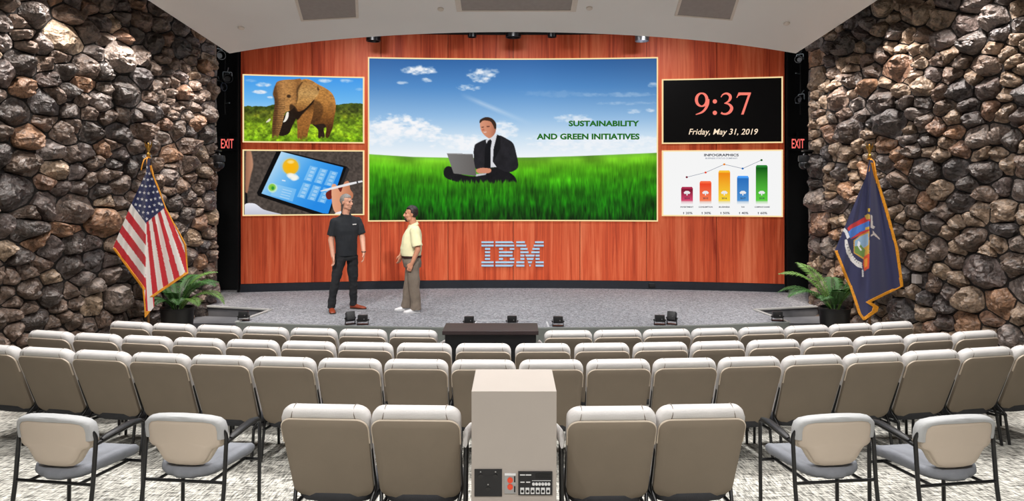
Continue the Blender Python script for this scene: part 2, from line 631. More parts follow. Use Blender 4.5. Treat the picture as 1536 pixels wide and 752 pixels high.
def stone_wall(side, seed):
    sx = -1 if side == 'left' else 1
    P0 = Vector((sx * 5.03, 11.26, 0))
    d = Vector((sx * 0.25, -1.0, 0)).normalized()       # along the wall, towards the seats
    nrm = Vector((-sx * 1.0, -0.25, 0)).normalized()    # into the room
    up = Vector((0, 0, 1))
    W, H = 5.3, 5.6
    # backing wall with the recessed joints; runs on past the frame
    bm = bmesh.new()
    T = 0.45
    q = [P0, P0 + d * 15.6, P0 + d * 15.6 - nrm * T, P0 - nrm * T]
    loft(bm, [[v for v in q], [v + up * 6.3 for v in q]])
    w = bm_obj('wall_' + side, bm, M['mortar'])
    struct(w, 'dark rough fieldstone wall beside the ' + ('striped flag' if side == 'left' else 'blue flag'), 'wall')
    rng = random.Random(seed)
    polys = sorted(cells(W, H, 470, seed, 1.3), key=lambda q: -poly_area_c(q)[0])
    sv_, sf_, nv_ = [], [], 0
    for k, poly in enumerate(polys):
        vs, fs, c, ar = stone_mesh(poly, rng)
        if sx > 0:
            fs = [f[::-1] for f in fs]
        if k < 300:
            vv = [d * (s - c.x) + up * (z - c.y) + nrm * h for s, z, h in vs]
            o = mesh_obj('stone', vv, fs, M['stone'], w, angle=24)
            o.location = P0 + d * c.x + up * c.y
        else:
            for s, z, h in vs:
                sv_.append(P0 + d * s + up * z + nrm * h)
            sf_ += [tuple(i + nv_ for i in f) for f in fs]
            nv_ += len(vs)
    if sv_:
        tag(mesh_obj('small_stones', sv_, sf_, M['stone'], w, angle=24), kind='stuff')
    # ragged ends of the stones on the short return towards the stage
    z = 0.0
    while z < 5.5:
        h = rng.uniform(0.2, 0.38)
        bm = bmesh.new()
        c = P0 - nrm * 0.2 + up * (z + h / 2) - d * 0.01
        box(bm, (0, 0, 0), (0.42, 0.07, h - 0.02), 0.02, Matrix.Rotation(math.atan2(-nrm.y, -nrm.x), 4, 'Z'))
        for v in bm.verts:
            v.co += Vector((rng.uniform(-.012, .012), rng.uniform(-.012, .012), rng.uniform(-.012, .012)))
        o = bm_obj('end_stone', bm, M['stone'], w)
        o.location = c
        z += h
    return w
WL = stone_wall('left', 11)
WR = stone_wall('right', 29)

# ------------------------------------------------------------------ curved wooden stage wall
RW, YC = 25.65, 12.85
def wall_y(x):
    return YC - RW + math.sqrt(RW * RW - x * x)

def wp(px, py, off=0.0):
    """photo column/row -> point on the curved stage wall, standing `off` in front of it"""
    D = 12.7
    for _ in range(6):
        X = (px - CX) / F * D
        D = wall_y(X) - off
    return Vector((X, D, CAMZ - (py - HY) / F * D))

XE = 5.04
def curved_slab(bm, x0, x1, z0, z1, off0, off1, n=8):
    rings = []
    for k in range(n + 1):
        x = x0 + (x1 - x0) * k / n
        y = wall_y(x)
        rings.append([(x, y - off0, z0), (x, y - off1, z0), (x, y - off1, z1), (x, y - off0, z1)])
    loft(bm, rings)

bm = bmesh.new()
curved_slab(bm, -XE, XE, 0.5, 6.2, -0.25, -0.03, 24)
wstage = bm_obj('wall_stage', bm, M['black'])
struct(wstage, 'curved wall of tall red wooden panels behind the stage', 'wall')
seams = [wp(px, 400).x for px in (468, 571, 672, 770, 870, 970, 1075)]
xs = [-XE] + seams + [XE]
for a, b in zip(xs[:-1], xs[1:]):
    bm = bmesh.new()
    curved_slab(bm, a + 0.005, b - 0.005, 0.695, 5.42, -0.03, 0.0, 5)
    bm_obj('wood_panel', bm, M['wood'], wstage)
bm = bmesh.new()
curved_slab(bm, -XE, XE, 0.54, 0.69, -0.03, 0.012, 24)
struct(bm_obj('baseboard_back', bm, M['base_black']), 'dark blue black base strip under the wooden panels', 'baseboard')
for k, sx in enumerate((-1, 1)):
    bm = bmesh.new()
    box(bm, (sx * 5.075, 12.33, 3.2), (0.03, 0.05, 5.3))
    struct(bm_obj('trim_%d' % (k + 1), bm, M['black_metal']), 'thin dark metal edge strip beside the wooden panels', 'trim')
    bm = bmesh.new()
    box(bm, (sx * 6.3, 12.66, 3.3), (2.5, 0.12, 5.6))
    box(bm, (sx * 7.5, 11.9, 3.3), (0.12, 1.6, 5.6))
    struct(bm_obj('wall_wing_' + ('left' if sx < 0 else 'right'), bm, M['black']), 'black offstage wing beside the ' + ('striped flag' if sx < 0 else 'blue flag'), 'wall')
# black lid over the stage, plain rear wall behind the seats
bm = bmesh.new()
box(bm, (0, 11.0, 6.28), (18, 5.4, 0.12))
struct(bm_obj('ceiling_over_stage', bm, M['black']), 'black upper ceiling above the stage', 'ceiling')
bm = bmesh.new()
box(bm, (0, -3.9, 3.2), (18, 0.2, 6.4))
struct(bm_obj('wall_rear', bm, M['plain_wall']), 'plain beige rear wall of the auditorium', 'wall')

# ------------------------------------------------------------------ ceiling with a bowed front edge
CS = 0.25
def ceil_z(y):
    return CAMZ + 2.09 + CS * (10.9 - max(y, 8.8))
def ceil_hit(px, py):
    """point of the sloping soffit seen at a photo position"""
    k = (HY - py) / F
    D = (2.09 + CS * 10.9) / (k + CS)
    return Vector(((px - CX) / F * D, D, CAMZ + k * D))
bm = bmesh.new()
rows = []
ncol = 33
for j, tt in enumerate((1.0, 0.66, 0.33, 0.0)):
    row = []
    for x in np.linspace(-1, 1, ncol):
        ye = 10.16 + 0.74 * x * x
        y = 8.8 + (ye - 8.8) * tt
        hw = 4.63 + 0.25 * (10.9 - y)
        # straight splayed side edges
        X = x * hw if abs(x) < 1 else x * (4.63 + 0.25 * (10.9 - y))
        row.append((X, y, ceil_z(y)))
    rows.append(row)
for y in (4.0, -4.0):
    rows.append([(x * (4.63 + 0.25 * (10.9 - y)), y, ceil_z(y)) for x in np.linspace(-1, 1, ncol)])
low = [[bm.verts.new(p) for p in r] for r in rows]
top = [[bm.verts.new((p[0], p[1], p[2] + 0.1)) for p in r] for r in rows]
for g, flip in ((low, False), (top, True)):
    for j in range(len(g) - 1):
        for i in range(ncol - 1):
            bm.faces.new((g[j][i], g[j][i + 1], g[j + 1][i + 1], g[j + 1][i]))
for i in range(ncol - 1):
    bm.faces.new((low[0][i], top[0][i], top[0][i + 1], low[0][i + 1]))
for j in range(len(low) - 1):
    for e in (0, -1):
        bm.faces.new((low[j][e], low[j + 1][e], top[j + 1][e], top[j][e]))
ceil = bm_obj('ceiling', bm, M['ceiling'])
struct(ceil, 'smooth beige ceiling with a bowed front edge over the stage', 'ceiling')

# grey grilles let into the soffit
CN = Vector((0, -CS, -1)).normalized()
def soffit_quad(name, quad, label, frame_w=0.07):
    c = sum(quad, Vector()) / 4
    t = thing(name, label, 'vent', c, 0, 'grey ceiling grilles over the stage front')
    def ring(q, sc_in, off):
        return [(c + (p - c) * sc_in + CN * off) - c for p in q]
    bm = bmesh.new()
    loft(bm, [ring(quad, 1.0, -0.01), ring(quad, 1.0, 0.012)])
    bm_obj('grille_panel', bm, M['grille'], t)
    bm = bmesh.new()
    o_, i_ = ring(quad, 1.10, 0.02), ring(quad, 1.0, 0.02)
    ob, ib = ring(quad, 1.10, 0.001), ring(quad, 1.0, 0.001)
    A = [[bm.verts.new(p) for p in r] for r in (ob, o_, i_, ib)]
    for r in range(3):
        for k in range(4):
            bm.faces.new((A[r][k], A[r][(k + 1) % 4], A[r + 1][(k + 1) % 4], A[r + 1][k]))
    bm_obj('grille_frame', bm, M['grille_frame'], t)
    return t
q = [ceil_hit(693, 14), ceil_hit(856, 14)]
back = Vector((0, -0.7, 0.7 * CS))
soffit_quad('ceiling_grille', [q[0], q[1], q[1] + back, q[0] + back], 'wide grey grille in the middle of the beige ceiling edge')
q = [ceil_hit(455, 28.5), ceil_hit(534, 24)]
b2 = ceil_hit(447, 0) - q[0]; b3 = ceil_hit(533, 0) - q[1]
soffit_quad('ceiling_grille', [q[0], q[1], q[1] + b3 * 1.4, q[0] + b2 * 1.4], 'narrow grey ceiling grille on the side of the striped flag')
q = [ceil_hit(1016, 21), ceil_hit(1095, 27.3)]
b2 = ceil_hit(1022.4, 0) - q[0]; b3 = ceil_hit(1103.7, 0) - q[1]
soffit_quad('ceiling_grille', [q[0], q[1], q[1] + b3 * 1.4, q[0] + b2 * 1.4], 'narrow grey ceiling grille on the side of the blue flag')
for (px, py, lb) in ((362, 41, 'small ceiling sprinkler cover nearest the stone wall with the striped flag'),
                     (661, 13, 'small ceiling sprinkler cover between wide grille and striped flag side grille'),
                     (884, 11.5, 'small ceiling sprinkler cover between wide grille and blue flag side grille'),
                     (1180, 34.5, 'small ceiling sprinkler cover nearest the stone wall with the blue flag')):
    bm = bmesh.new()
    lathe(bm, [(0.045, 0.01), (0.045, -0.012), (0.03, -0.022), (0.012, -0.024)], n=14)
    o = bm_obj('sprinkler_cover', bm, M['grille_frame'], None, angle=40)
    o.location = ceil_hit(px, py) + CN * 0.008
    o.rotation_euler = (math.atan(-CS), 0, 0)
    tag(o, lb, 'sprinkler')

# ------------------------------------------------------------------ pictures on the wall screens, drawn as per-vertex colour
class Canvas:
    def __init__(s, x0, y0, x1, y1, k):
        s.w = int(round((x1 - x0) * k)) + 1
        s.h = int(round((y1 - y0) * k)) + 1
        s.k = k
        s.X, s.Y = np.meshgrid(np.linspace(x0, x1, s.w), np.linspace(y0, y1, s.h))
        s.x0, s.y0, s.x1, s.y1 = x0, y0, x1, y1
        s.img = np.zeros((s.h, s.w, 3))

    def mask(s, pts, soft=0.0):
        pts = np.array(pts, float)
        m = np.zeros((s.h, s.w))
        pad = 2 + soft * 2
        ix0 = max(0, int((pts[:, 0].min() - s.x0 - pad) * s.k)); ix1 = min(s.w, int((pts[:, 0].max() - s.x0 + pad) * s.k) + 2)
        iy0 = max(0, int((pts[:, 1].min() - s.y0 - pad) * s.k)); iy1 = min(s.h, int((pts[:, 1].max() - s.y0 + pad) * s.k) + 2)
        if ix1 <= ix0 or iy1 <= iy0:
            return m
        X = s.X[iy0:iy1, ix0:ix1]; Y = s.Y[iy0:iy1, ix0:ix1]
        acc = np.zeros(X.shape)
        for dx in (-0.25 / s.k, 0.25 / s.k):
            for dy in (-0.25 / s.k, 0.25 / s.k):
                xx, yy = X + dx, Y + dy
                ins = np.zeros(X.shape, bool)
                for i in range(len(pts)):
                    ax, ay = pts[i]; bx, by = pts[(i + 1) % len(pts)]
                    if ay == by:
                        continue
                    c = ((ay > yy) != (by > yy)) & (xx < (bx - ax) * (yy - ay) / (by - ay) + ax)
                    ins ^= c
                acc += ins
        acc /= 4
        r = int(round(soft * s.k))
        for _ in range(2 if r > 0 else 0):
            ker = np.ones(2 * r + 1) / (2 * r + 1)
            acc = np.apply_along_axis(lambda v: np.convolve(v, ker, 'same'), 0, acc)
            acc = np.apply_along_axis(lambda v: np.convolve(v, ker, 'same'), 1, acc)
        m[iy0:iy1, ix0:ix1] = acc
        return m

    def fill(s, m, color, alpha=1.0):
        c = np.asarray(color, float)
        if c.ndim == 1:
            c = c[None, None, :]
        a = (m * alpha)[..., None]
        s.img = s.img * (1 - a) + c * a

    def poly(s, pts, color, soft=0.0, alpha=1.0):
        s.fill(s.mask(pts, soft), color, alpha)

    def blob(s, cx, cy, rx, ry, color, alpha=1.0, p=2.0, noise=0.0, seed=0):
        d = ((s.X - cx) / rx) ** 2 + ((s.Y - cy) / ry) ** 2
        m = np.clip(1 - d, 0, 1) ** (1 / p)
        if noise:
            q = np.clip(1.25 - d, 0, 1)
            m = np.clip(q * 1.1 + (fbm(s.X / 9 + seed, s.Y / 4.5 + seed, seed) - 0.58) * noise * 1.35 - 0.22, 0, 1)
            m = m * np.clip(q * 3, 0, 1)
        s.fill(np.clip(m, 0, 1), color, alpha)

def grad(t, stops):
    """piecewise linear colour along t"""
    ts = [a for a, _ in stops]
    return np.stack([np.interp(t, ts, [c[k] for _, c in stops]) for k in range(3)], -1)

def cr(pts, n=6):
    """closed Catmull-Rom curve through points"""
    P = [np.array(p, float) for p in pts]
    out = []
    m = len(P)
    for i in range(m):
        p0, p1, p2, p3 = P[i - 1], P[i], P[(i + 1) % m], P[(i + 2) % m]
        for k in range(n):
            t = k / n
            out.append(tuple(0.5 * ((2 * p1) + (-p0 + p2) * t + (2 * p0 - 5 * p1 + 4 * p2 - p3) * t * t + (-p0 + 3 * p1 - 3 * p2 + p3) * t ** 3)))
    return out

def tf(ox, oy, s):
    return lambda pts: [(ox + u / s, oy + v / s) for u, v in pts]

def paint_field():
    c = Canvas(553.5, 88.5, 985.5, 331, 1.3)
    X, Y = c.X, c.Y
    c.img = grad(Y, [(88, (52, 104, 168)), (130, (84, 142, 204)), (175, (150, 192, 232)), (205, (206, 228, 246)), (236, (246, 250, 254))])
    c.img *= (1 - 0.10 * np.clip((X - 800) / 180, 0, 1) * np.clip((200 - Y) / 110, 0, 1))[..., None]
    W = (250, 251, 254)
    for i, (x, y, rx, ry, a) in enumerate([(630, 105, 28, 8, .95), (640, 120, 9, 4, .7), (604, 124, 9, 3, .6), (722, 112, 22, 12, .9), (702, 130, 20, 6, .85),
                                            (735, 107, 14, 7, .7), (600, 190, 50, 20, 1), (640, 198, 34, 16, .95), (570, 200, 40, 22, .8), (700, 214, 60, 14, .9),
                                            (755, 196, 24, 16, .8), (860, 178, 34, 7, .7), (950, 167, 14, 4, .6), (975, 166, 8, 3, .6), (980, 128, 9, 5, .5),
                                            (870, 214, 90, 16, .75), (960, 216, 60, 14, .7), (930, 142, 60, 4, .25), (940, 155, 50, 3, .25), (830, 140, 60, 6, .12)]):
        c.blob(x, y, rx, ry, W, a, 1.2, 1.6, 3 + i * 5)
    # drifting streak
    d = np.abs((Y - 145) - (X - 700) * 0.42) / 5.5
    c.fill(np.clip(1 - d, 0, 1) * np.clip((X - 690) / 30, 0, 1) * np.clip((800 - X) / 60, 0, 1), W, 0.35)
    # grass
    hor = np.interp(X, [553, 620, 700, 800, 870, 985], [231.5, 235.5, 237, 236, 234, 229.5])
    g = grad(Y - hor, [(0, (112, 176, 56)), (6, (118, 192, 38)), (20, (84, 172, 22)), (45, (46, 134, 14)), (70, (24, 98, 10)), (97, (14, 62, 8))])
    per = np.clip((Y - hor) / 90, 0.04, 1)
    bl = fbm(X / 1.3, Y / 9.0, 40, 2) * (1 - per) + fbm(X / 2.3, Y / 15.0, 44, 3) * per
    bl2 = fbm(X / 34, Y / 16, 60, 2)
    bl3 = fbm(X / 3.2, Y / 17.0, 70, 2)
    g = g * (1 + per * (1.5 * (bl - 0.5) + 0.9 * (bl3 - 0.5)))[..., None] * (0.72 + 0.56 * bl2)[..., None]
    gm = np.clip((Y - hor) / 0.8 + 0.5, 0, 1)
    c.fill(gm, g)
    grass = c.img.copy()
    T = tf(640, 170, 5.7875)
    # sitting man with a laptop
    sh = np.clip(1 - ((X - 725) / 55) ** 2 - ((Y - 276) / 11) ** 2, 0, 1)
    c.fill(sh, (10, 40, 6), 0.75)
    fold = (0.8 + 0.5 * fbm(X / 5, Y / 7, 90, 3))[..., None]
    jacket = np.array((34, 33, 37))[None, None, :] * fold
    c.poly(T(cr([(148, 500), (175, 462), (225, 470), (300, 530), (440, 545), (560, 480), (640, 470), (760, 545), (778, 620), (700, 640), (600, 655), (430, 625), (280, 600), (165, 560)], 4)), jacket * 0.7)
    c.poly(T(cr([(430, 262), (510, 225), (560, 232), (622, 188), (700, 222), (752, 262), (778, 350), (796, 450), (772, 492), (700, 512), (600, 470), (540, 485), (425, 480), (408, 350), (414, 290)], 4)), jacket)
    c.poly(T([(513, 232), (555, 212), (612, 178), (600, 240), (582, 300), (574, 420), (606, 465), (555, 470), (522, 275)]), (222, 222, 227))
    c.poly(T([(530, 238), (553, 222), (566, 240), (556, 300), (556, 470), (500, 478), (506, 300)]), (20, 20, 24))
    c.poly(T([(612, 180), (640, 205), (640, 300), (590, 400), (575, 420), (582, 300)]), (22, 22, 25))
    c.poly(T(cr([(462, 88), (484, 62), (540, 55), (590, 92), (602, 140), (585, 186), (548, 214), (524, 206), (492, 178), (470, 140)], 5)), grad(X, [(715, (226, 160, 130)), (735, (206, 136, 106)), (746, (160, 100, 78))]))
    c.poly(T(cr([(457, 80), (468, 50), (518, 29), (572, 45), (602, 85), (604, 128), (590, 132), (574, 96), (548, 66), (492, 60), (468, 78)], 5)), (58, 40, 30))
    for pts, col in (([(474, 116), (496, 112), (496, 120), (476, 124)], (90, 50, 40)), ([(520, 108), (548, 106), (548, 115), (520, 117)], (90, 50, 40)),
                     ([(492, 160), (522, 156), (518, 164), (502, 168)], (232, 200, 190)), ([(478, 140), (496, 128), (504, 146), (484, 150)], (190, 110, 86))):
        c.poly(T(pts), col, 0.2)
    c.poly(T(cr([(432, 488), (480, 474), (555, 482), (548, 516), (470, 522), (436, 512)], 4)), (214, 142, 112))
    c.poly(T([(420, 528), (520, 520), (510, 534), (428, 548)]), (200, 200, 204))
    c.poly(T([(175, 345), (400, 352), (432, 535), (420, 544), (234, 522)]), grad(X, [(670, (126, 124, 122)), (712, (104, 100, 98))]))
    c.poly(T([(175, 345), (400, 352), (402, 358), (178, 351)]), (170, 170, 172))
    # blades in front of the knees
    rim = 271 + 5 * (fbm(X / 1.3, Y * 0 + 3.3, 77, 2) - 0.5) * 2.2
    c.fill(np.clip((Y - rim) / 3, 0, 1) * np.clip((284 - Y) / 3 + 1, 0, 1), grass, 0.9)
    return c

def paint_elephant():
    c = Canvas(365.5, 114.5, 545, 213, 2.0)
    X, Y = c.X, c.Y
    T = tf(362, 108, 6.963)
    c.img = grad(Y, [(112, (62, 152, 236)), (150, (110, 186, 244)), (165, (150, 204, 246))])
    for i, (u, v, rx, ry, a) in enumerate([(235, 140, 90, 30, 1), (190, 220, 95, 26, 1), (300, 272, 36, 14, .8), (880, 85, 90, 24, .8), (1090, 85, 80, 22, .6), (1230, 170, 50, 18, .3), (100, 105, 70, 20, .35)]):
        c.blob(362 + u / 6.963, 108 + v / 6.963, rx / 6.963, ry / 6.963, (236, 240, 248), a, 1.3, 1.2, 20 + i)
    # bush and grass
    top = np.interp(X, [365, 400, 412, 500, 520, 546], [161, 161, 158, 157, 154, 154.5]) + 3 * (fbm(X / 6, Y * 0, 9, 3) - 0.5)
    t = Y - top
    bush = grad(t, [(0, (66, 84, 26)), (12, (92, 104, 34)), (24, (112, 142, 30)), (40, (138, 178, 36)), (54, (112, 160, 24))])
    nz = fbm(X / 4, Y / 3.4, 14, 4)
    nz2 = fbm(X / 11, Y / 7, 24, 3)
    bush = bush * (0.45 + 1.05 * nz)[..., None] * (0.7 + 0.6 * nz2)[..., None] + np.array((40, 26, 0))[None, None, :] * (np.clip(nz2 - 0.5, 0, 1) * 2)[..., None]
    c.fill(np.clip(t / 0.8 + 0.5, 0, 1), bush)
    skin = (0.72 + 0.55 * fbm(X / 2.2, Y / 1.4, 31, 4))[..., None]
    def shade(stops, axis=None):
        return grad(Y if axis is None else axis, stops) * skin
    # far legs, belly shade
    c.poly(T(cr([(440, 470), (540, 380), (610, 400), (570, 490), (530, 570), (490, 650), (395, 665), (415, 560)], 4)), np.array((38, 27, 20)) * skin)
    c.poly(T(cr([(730, 500), (900, 480), (900, 560), (860, 590), (870, 680), (805, 690), (800, 600), (740, 545)], 4)), np.array((46, 32, 24)) * skin)
    # hindquarters
    c.poly(T(cr([(560, 170), (640, 78), (720, 80), (800, 125), (880, 165), (945, 215), (980, 290), (986, 380), (972, 460), (955, 570), (930, 640), (905, 690), (878, 670), (888, 590), (860, 540), (740, 545), (640, 470)], 4)),
           shade([(118, (190, 134, 70)), (150, (186, 128, 64)), (172, (142, 90, 40)), (190, (84, 50, 24)), (206, (64, 38, 18))]))
    c.poly(T(cr([(745, 290), (850, 350), (830, 480), (735, 540), (690, 480)], 4)), np.array((66, 42, 24)) * skin, 1.0, 0.55)
    # near foreleg
    c.poly(T(cr([(590, 440), (680, 340), (752, 300), (752, 420), (722, 540), (694, 640), (690, 716), (595, 716), (586, 600)], 4)), shade([(155, (96, 60, 28)), (172, (168, 110, 54)), (195, (150, 96, 44)), (212, (118, 78, 36))]))
    c.poly(T(cr([(520, 360), (620, 400), (752, 290), (742, 330), (640, 440), (590, 500), (560, 470)], 4)), (34, 22, 14), 0.5)
    # head and trunk
    wr = (0.86 + 0.18 * np.sin(Y * 2.3 + (X - 412) * 0.05)) * 1.0
    head = shade([(365, (128, 86, 50)), (414, (136, 92, 52)), (424, (182, 130, 76)), (436, (188, 134, 76)), (446, (150, 102, 56))], X)
    dark = np.where((Y > 148) & (X < 428), wr, 1.0)[..., None]
    c.poly(T(cr([(352, 150), (378, 106), (450, 86), (540, 80), (625, 74), (605, 150), (580, 250), (562, 350), (520, 400), (462, 424), (442, 480), (424, 560), (398, 640), (372, 705), (328, 718), (322, 600), (330, 480), (346, 380), (346, 290), (330, 235)], 4)), head * dark)
    c.poly(T(cr([(330, 235), (352, 150), (372, 200), (385, 330), (372, 480), (352, 640), (328, 716), (322, 600), (335, 470), (346, 330)], 4)), (58, 36, 22), 0.8, 0.45)
    # ear
    c.poly(T(cr([(576, 180), (622, 112), (684, 82), (762, 112), (812, 172), (800, 235), (752, 292), (700, 350), (640, 402), (580, 412), (556, 362), (578, 270)], 4)),
           shade([(118, (168, 116, 62)), (140, (196, 152, 92)), (155, (186, 134, 72)), (168, (120, 74, 36))]))
    c.poly(T(cr([(576, 180), (622, 112), (640, 108), (596, 190), (590, 280), (566, 350), (578, 270)], 4)), (70, 44, 24), 0.5, 0.8)
    c.poly(T(cr([(800, 150), (815, 180), (800, 195), (790, 165)], 4)), (60, 40, 26), 0.3, 0.8)
    # shaded cheek, eye
    c.poly(T(cr([(510, 340), (560, 360), (590, 420), (540, 420), (505, 400)], 4)), (40, 26, 18), 0.7, 0.8)
    c.blob(362 + 495 / 6.963, 108 + 256 / 6.963, 3.6, 3.0, (40, 26, 18), 0.9)
    # tusks
    c.poly(T(cr([(472, 430), (494, 424), (490, 476), (464, 518), (436, 526), (454, 492)], 4)), (246, 240, 226))
    c.poly(T(cr([(256, 530), (296, 492), (306, 504), (286, 526)], 4)), (232, 224, 196))
    # grass over the feet
    rim = 205 + 5 * (fbm(X / 1.5, Y * 0 + 8.1, 55, 2) - 0.5) * 2
    c.fill(np.clip((Y - rim) / 2.5, 0, 1), bush, 0.75)
    return c

def paint_tablet():
    c = Canvas(367, 227, 545, 321.5, 2.0)
    X, Y = c.X, c.Y
    T = tf(362, 222, 7.095)
    c.img = np.array((84, 74, 68))[None, None, :] * (0.62 + 0.62 * fbm(X / 3, Y / 3, 4, 4))[..., None]
    # sleeve and forearm on the far side
    c.poly(T(cr([(55, 30), (100, 30), (126, 180), (100, 300), (66, 470), (45, 480), (45, 250)], 4)), grad(X, [(366, (150, 100, 76)), (380, (196, 146, 116))]), 0.4)
    c.poly(T([(40, 470), (62, 480), (66, 585), (40, 590)]), (16, 16, 20))
    c.poly(T(cr([(36, 600), (140, 590), (230, 650), (330, 680), (420, 712), (36, 712)], 4)), grad(Y, [(305, (236, 236, 244)), (322, (196, 198, 212))]))
    # tablet
    c.poly(T([(165, 478), (375, 36), (440, 30), (1120, 196), (1150, 225), (1100, 345), (930, 715), (790, 715), (180, 508)]), (10, 10, 12))
    c.poly(T([(1120, 205), (1150, 225), (950, 690), (930, 715)]), (40, 38, 40))
    t = ((X - 391) * 0.8 + (Y - 228) * 0.62)
    scr = grad(t, [(-12, (238, 246, 252)), (18, (206, 232, 250)), (45, (132, 196, 244)), (75, (70, 164, 240)), (115, (36, 140, 232))])
    SM = c.mask(T([(425, 40), (1086, 206), (925, 702), (870, 698), (214, 484)]))
    c.fill(SM, scr)
    def card(q, a=0.42):
        c.fill(c.mask(T(q), 0.2) * SM, (176, 222, 252), a)
    for r in range(2):
        for k in range(3):
            ox, oy = (108 * k - 72 * r), (26 * k + 180 * r)
            card([(732 + ox, 188 + oy), (814 + ox, 208 + oy), (746 + ox, 362 + oy), (664 + ox, 340 + oy)], 0.5)
            for j in range(4):
                u, v = 766 + ox - j * 17, 206 + oy + j * 38
                for wv in (0, 12):
                    c.fill(c.mask(T([(u - 14 - wv * .4, v + wv), (u + 26 - wv * .4, v + 10 + wv), (u + 24 - wv * .4, v + 16 + wv), (u - 16 - wv * .4, v + 6 + wv)])) * SM, (232, 246, 255), 0.7)
    card([(370, 388), (588, 440), (545, 572), (310, 500)], 0.45)
    for j in range(4):
        c.fill(c.mask(T([(440 - j * 10, 436 + j * 26), (540 - j * 10, 462 + j * 26), (538 - j * 10, 468 + j * 26), (438 - j * 10, 442 + j * 26)])) * SM, (226, 242, 255), 0.6)
    c.blob(362 + 525 / 7.095, 222 + 196 / 7.095, 16, 15, (255, 214, 90), 0.7, 1.0)
    c.blob(362 + 525 / 7.095, 222 + 200 / 7.095, 12.2, 12.2, (252, 184, 14), 1.0, 6.0)
    c.blob(362 + 525 / 7.095, 222 + 150 / 7.095, 6, 3.2, (255, 232, 150), 0.9, 1.5)
    for (u, v, rx, ry) in ((520, 292, 6, 4), (548, 305, 8, 5), (576, 318, 6, 4), (560, 332, 5, 3)):
        c.blob(362 + u / 7.095, 222 + v / 7.095, rx, ry, (252, 250, 240), 0.95, 2)
    c.blob(362 + 332 / 7.095, 222 + 426 / 7.095, 7.4, 7.2, (210, 240, 200), 1, 5)
    c.blob(362 + 328 / 7.095, 222 + 420 / 7.095, 5.8, 5.6, (124, 196, 50), 1, 3)
    c.blob(362 + 335 / 7.095, 222 + 428 / 7.095, 2.5, 3.0, (40, 140, 60), 1, 2)
    c.fill(c.mask(T([(434, 338), (472, 346), (468, 358), (430, 350)])), (246, 250, 255), 0.8)
    # hand with the stylus
    c.poly(T(cr([(900, 482), (960, 440), (1040, 400), (1100, 400), (1090, 450), (1000, 500), (955, 545), (912, 542)], 4)), (112, 34, 28))
    c.poly(T(cr([(962, 402), (1000, 386), (1028, 430), (1060, 470), (1090, 380), (1118, 354), (1146, 362), (1160, 440), (1190, 490), (1176, 545), (1100, 560), (1062, 600), (1058, 680), (1010, 700), (975, 640), (962, 540)], 4)),
           grad(X, [(495, (234, 172, 138)), (512, (224, 152, 116)), (530, (190, 120, 88))]))
    c.poly(T([(840, 457), (960, 420), (1150, 372), (1285, 346), (1294, 362), (1160, 396), (972, 442), (848, 465)]), (236, 234, 236))
    c.poly(T([(1225, 356), (1240, 354), (1246, 376), (1230, 380)]), (60, 60, 64))
    c.poly(T([(1010, 690), (1060, 675), (1080, 712), (985, 712)]), (240, 240, 246))
    return c

SCR_EM = attr_mat('screen_picture', 0.95)
FRAME_EM = emis('screen_border', (252, 226, 170), 1.0)

def picture_mesh(name, c, off, parent):
    """grid of coloured vertices lying on the curved wall"""
    xs_ = c.X[0]
    cols = [wp(px, HY, off) for px in xs_]
    Xw = np.array([p.x for p in cols]); Dw = np.array([p.y for p in cols])
    co = np.zeros((c.h, c.w, 3), np.float32)
    co[..., 0] = Xw[None, :]
    co[..., 1] = Dw[None, :]
    co[..., 2] = CAMZ - (c.Y - HY) / F * Dmean(c)
    idx = np.arange(c.h * c.w).reshape(c.h, c.w)
    q = np.stack([idx[:-1, :-1], idx[1:, :-1], idx[1:, 1:], idx[:-1, 1:]], -1).reshape(-1, 4)
    me = bpy.data.meshes.new(name)
    me.vertices.add(c.h * c.w)
    me.vertices.foreach_set('co', co.reshape(-1))
    me.loops.add(q.size)
    me.loops.foreach_set('vertex_index', q.reshape(-1).astype(np.int32))
    me.polygons.add(len(q))
    me.polygons.foreach_set('loop_start', np.arange(0, q.size, 4, dtype=np.int32))
    me.update(calc_edges=True)
    a = me.color_attributes.new('print', 'FLOAT_COLOR', 'POINT')
    rgba = np.ones((c.h * c.w, 4), np.float32)
    rgba[:, :3] = lin_np(c.img.reshape(-1, 3))
    a.data.foreach_set('color', rgba.reshape(-1))
    me.materials.append(SCR_EM)
    o = bpy.data.objects.new(name, me)
    return put(o, parent)

def Dmean(c):
    return wp((c.x0 + c.x1) / 2, HY, 0.03).y if (c.x1 - c.x0) < 300 else 12.74

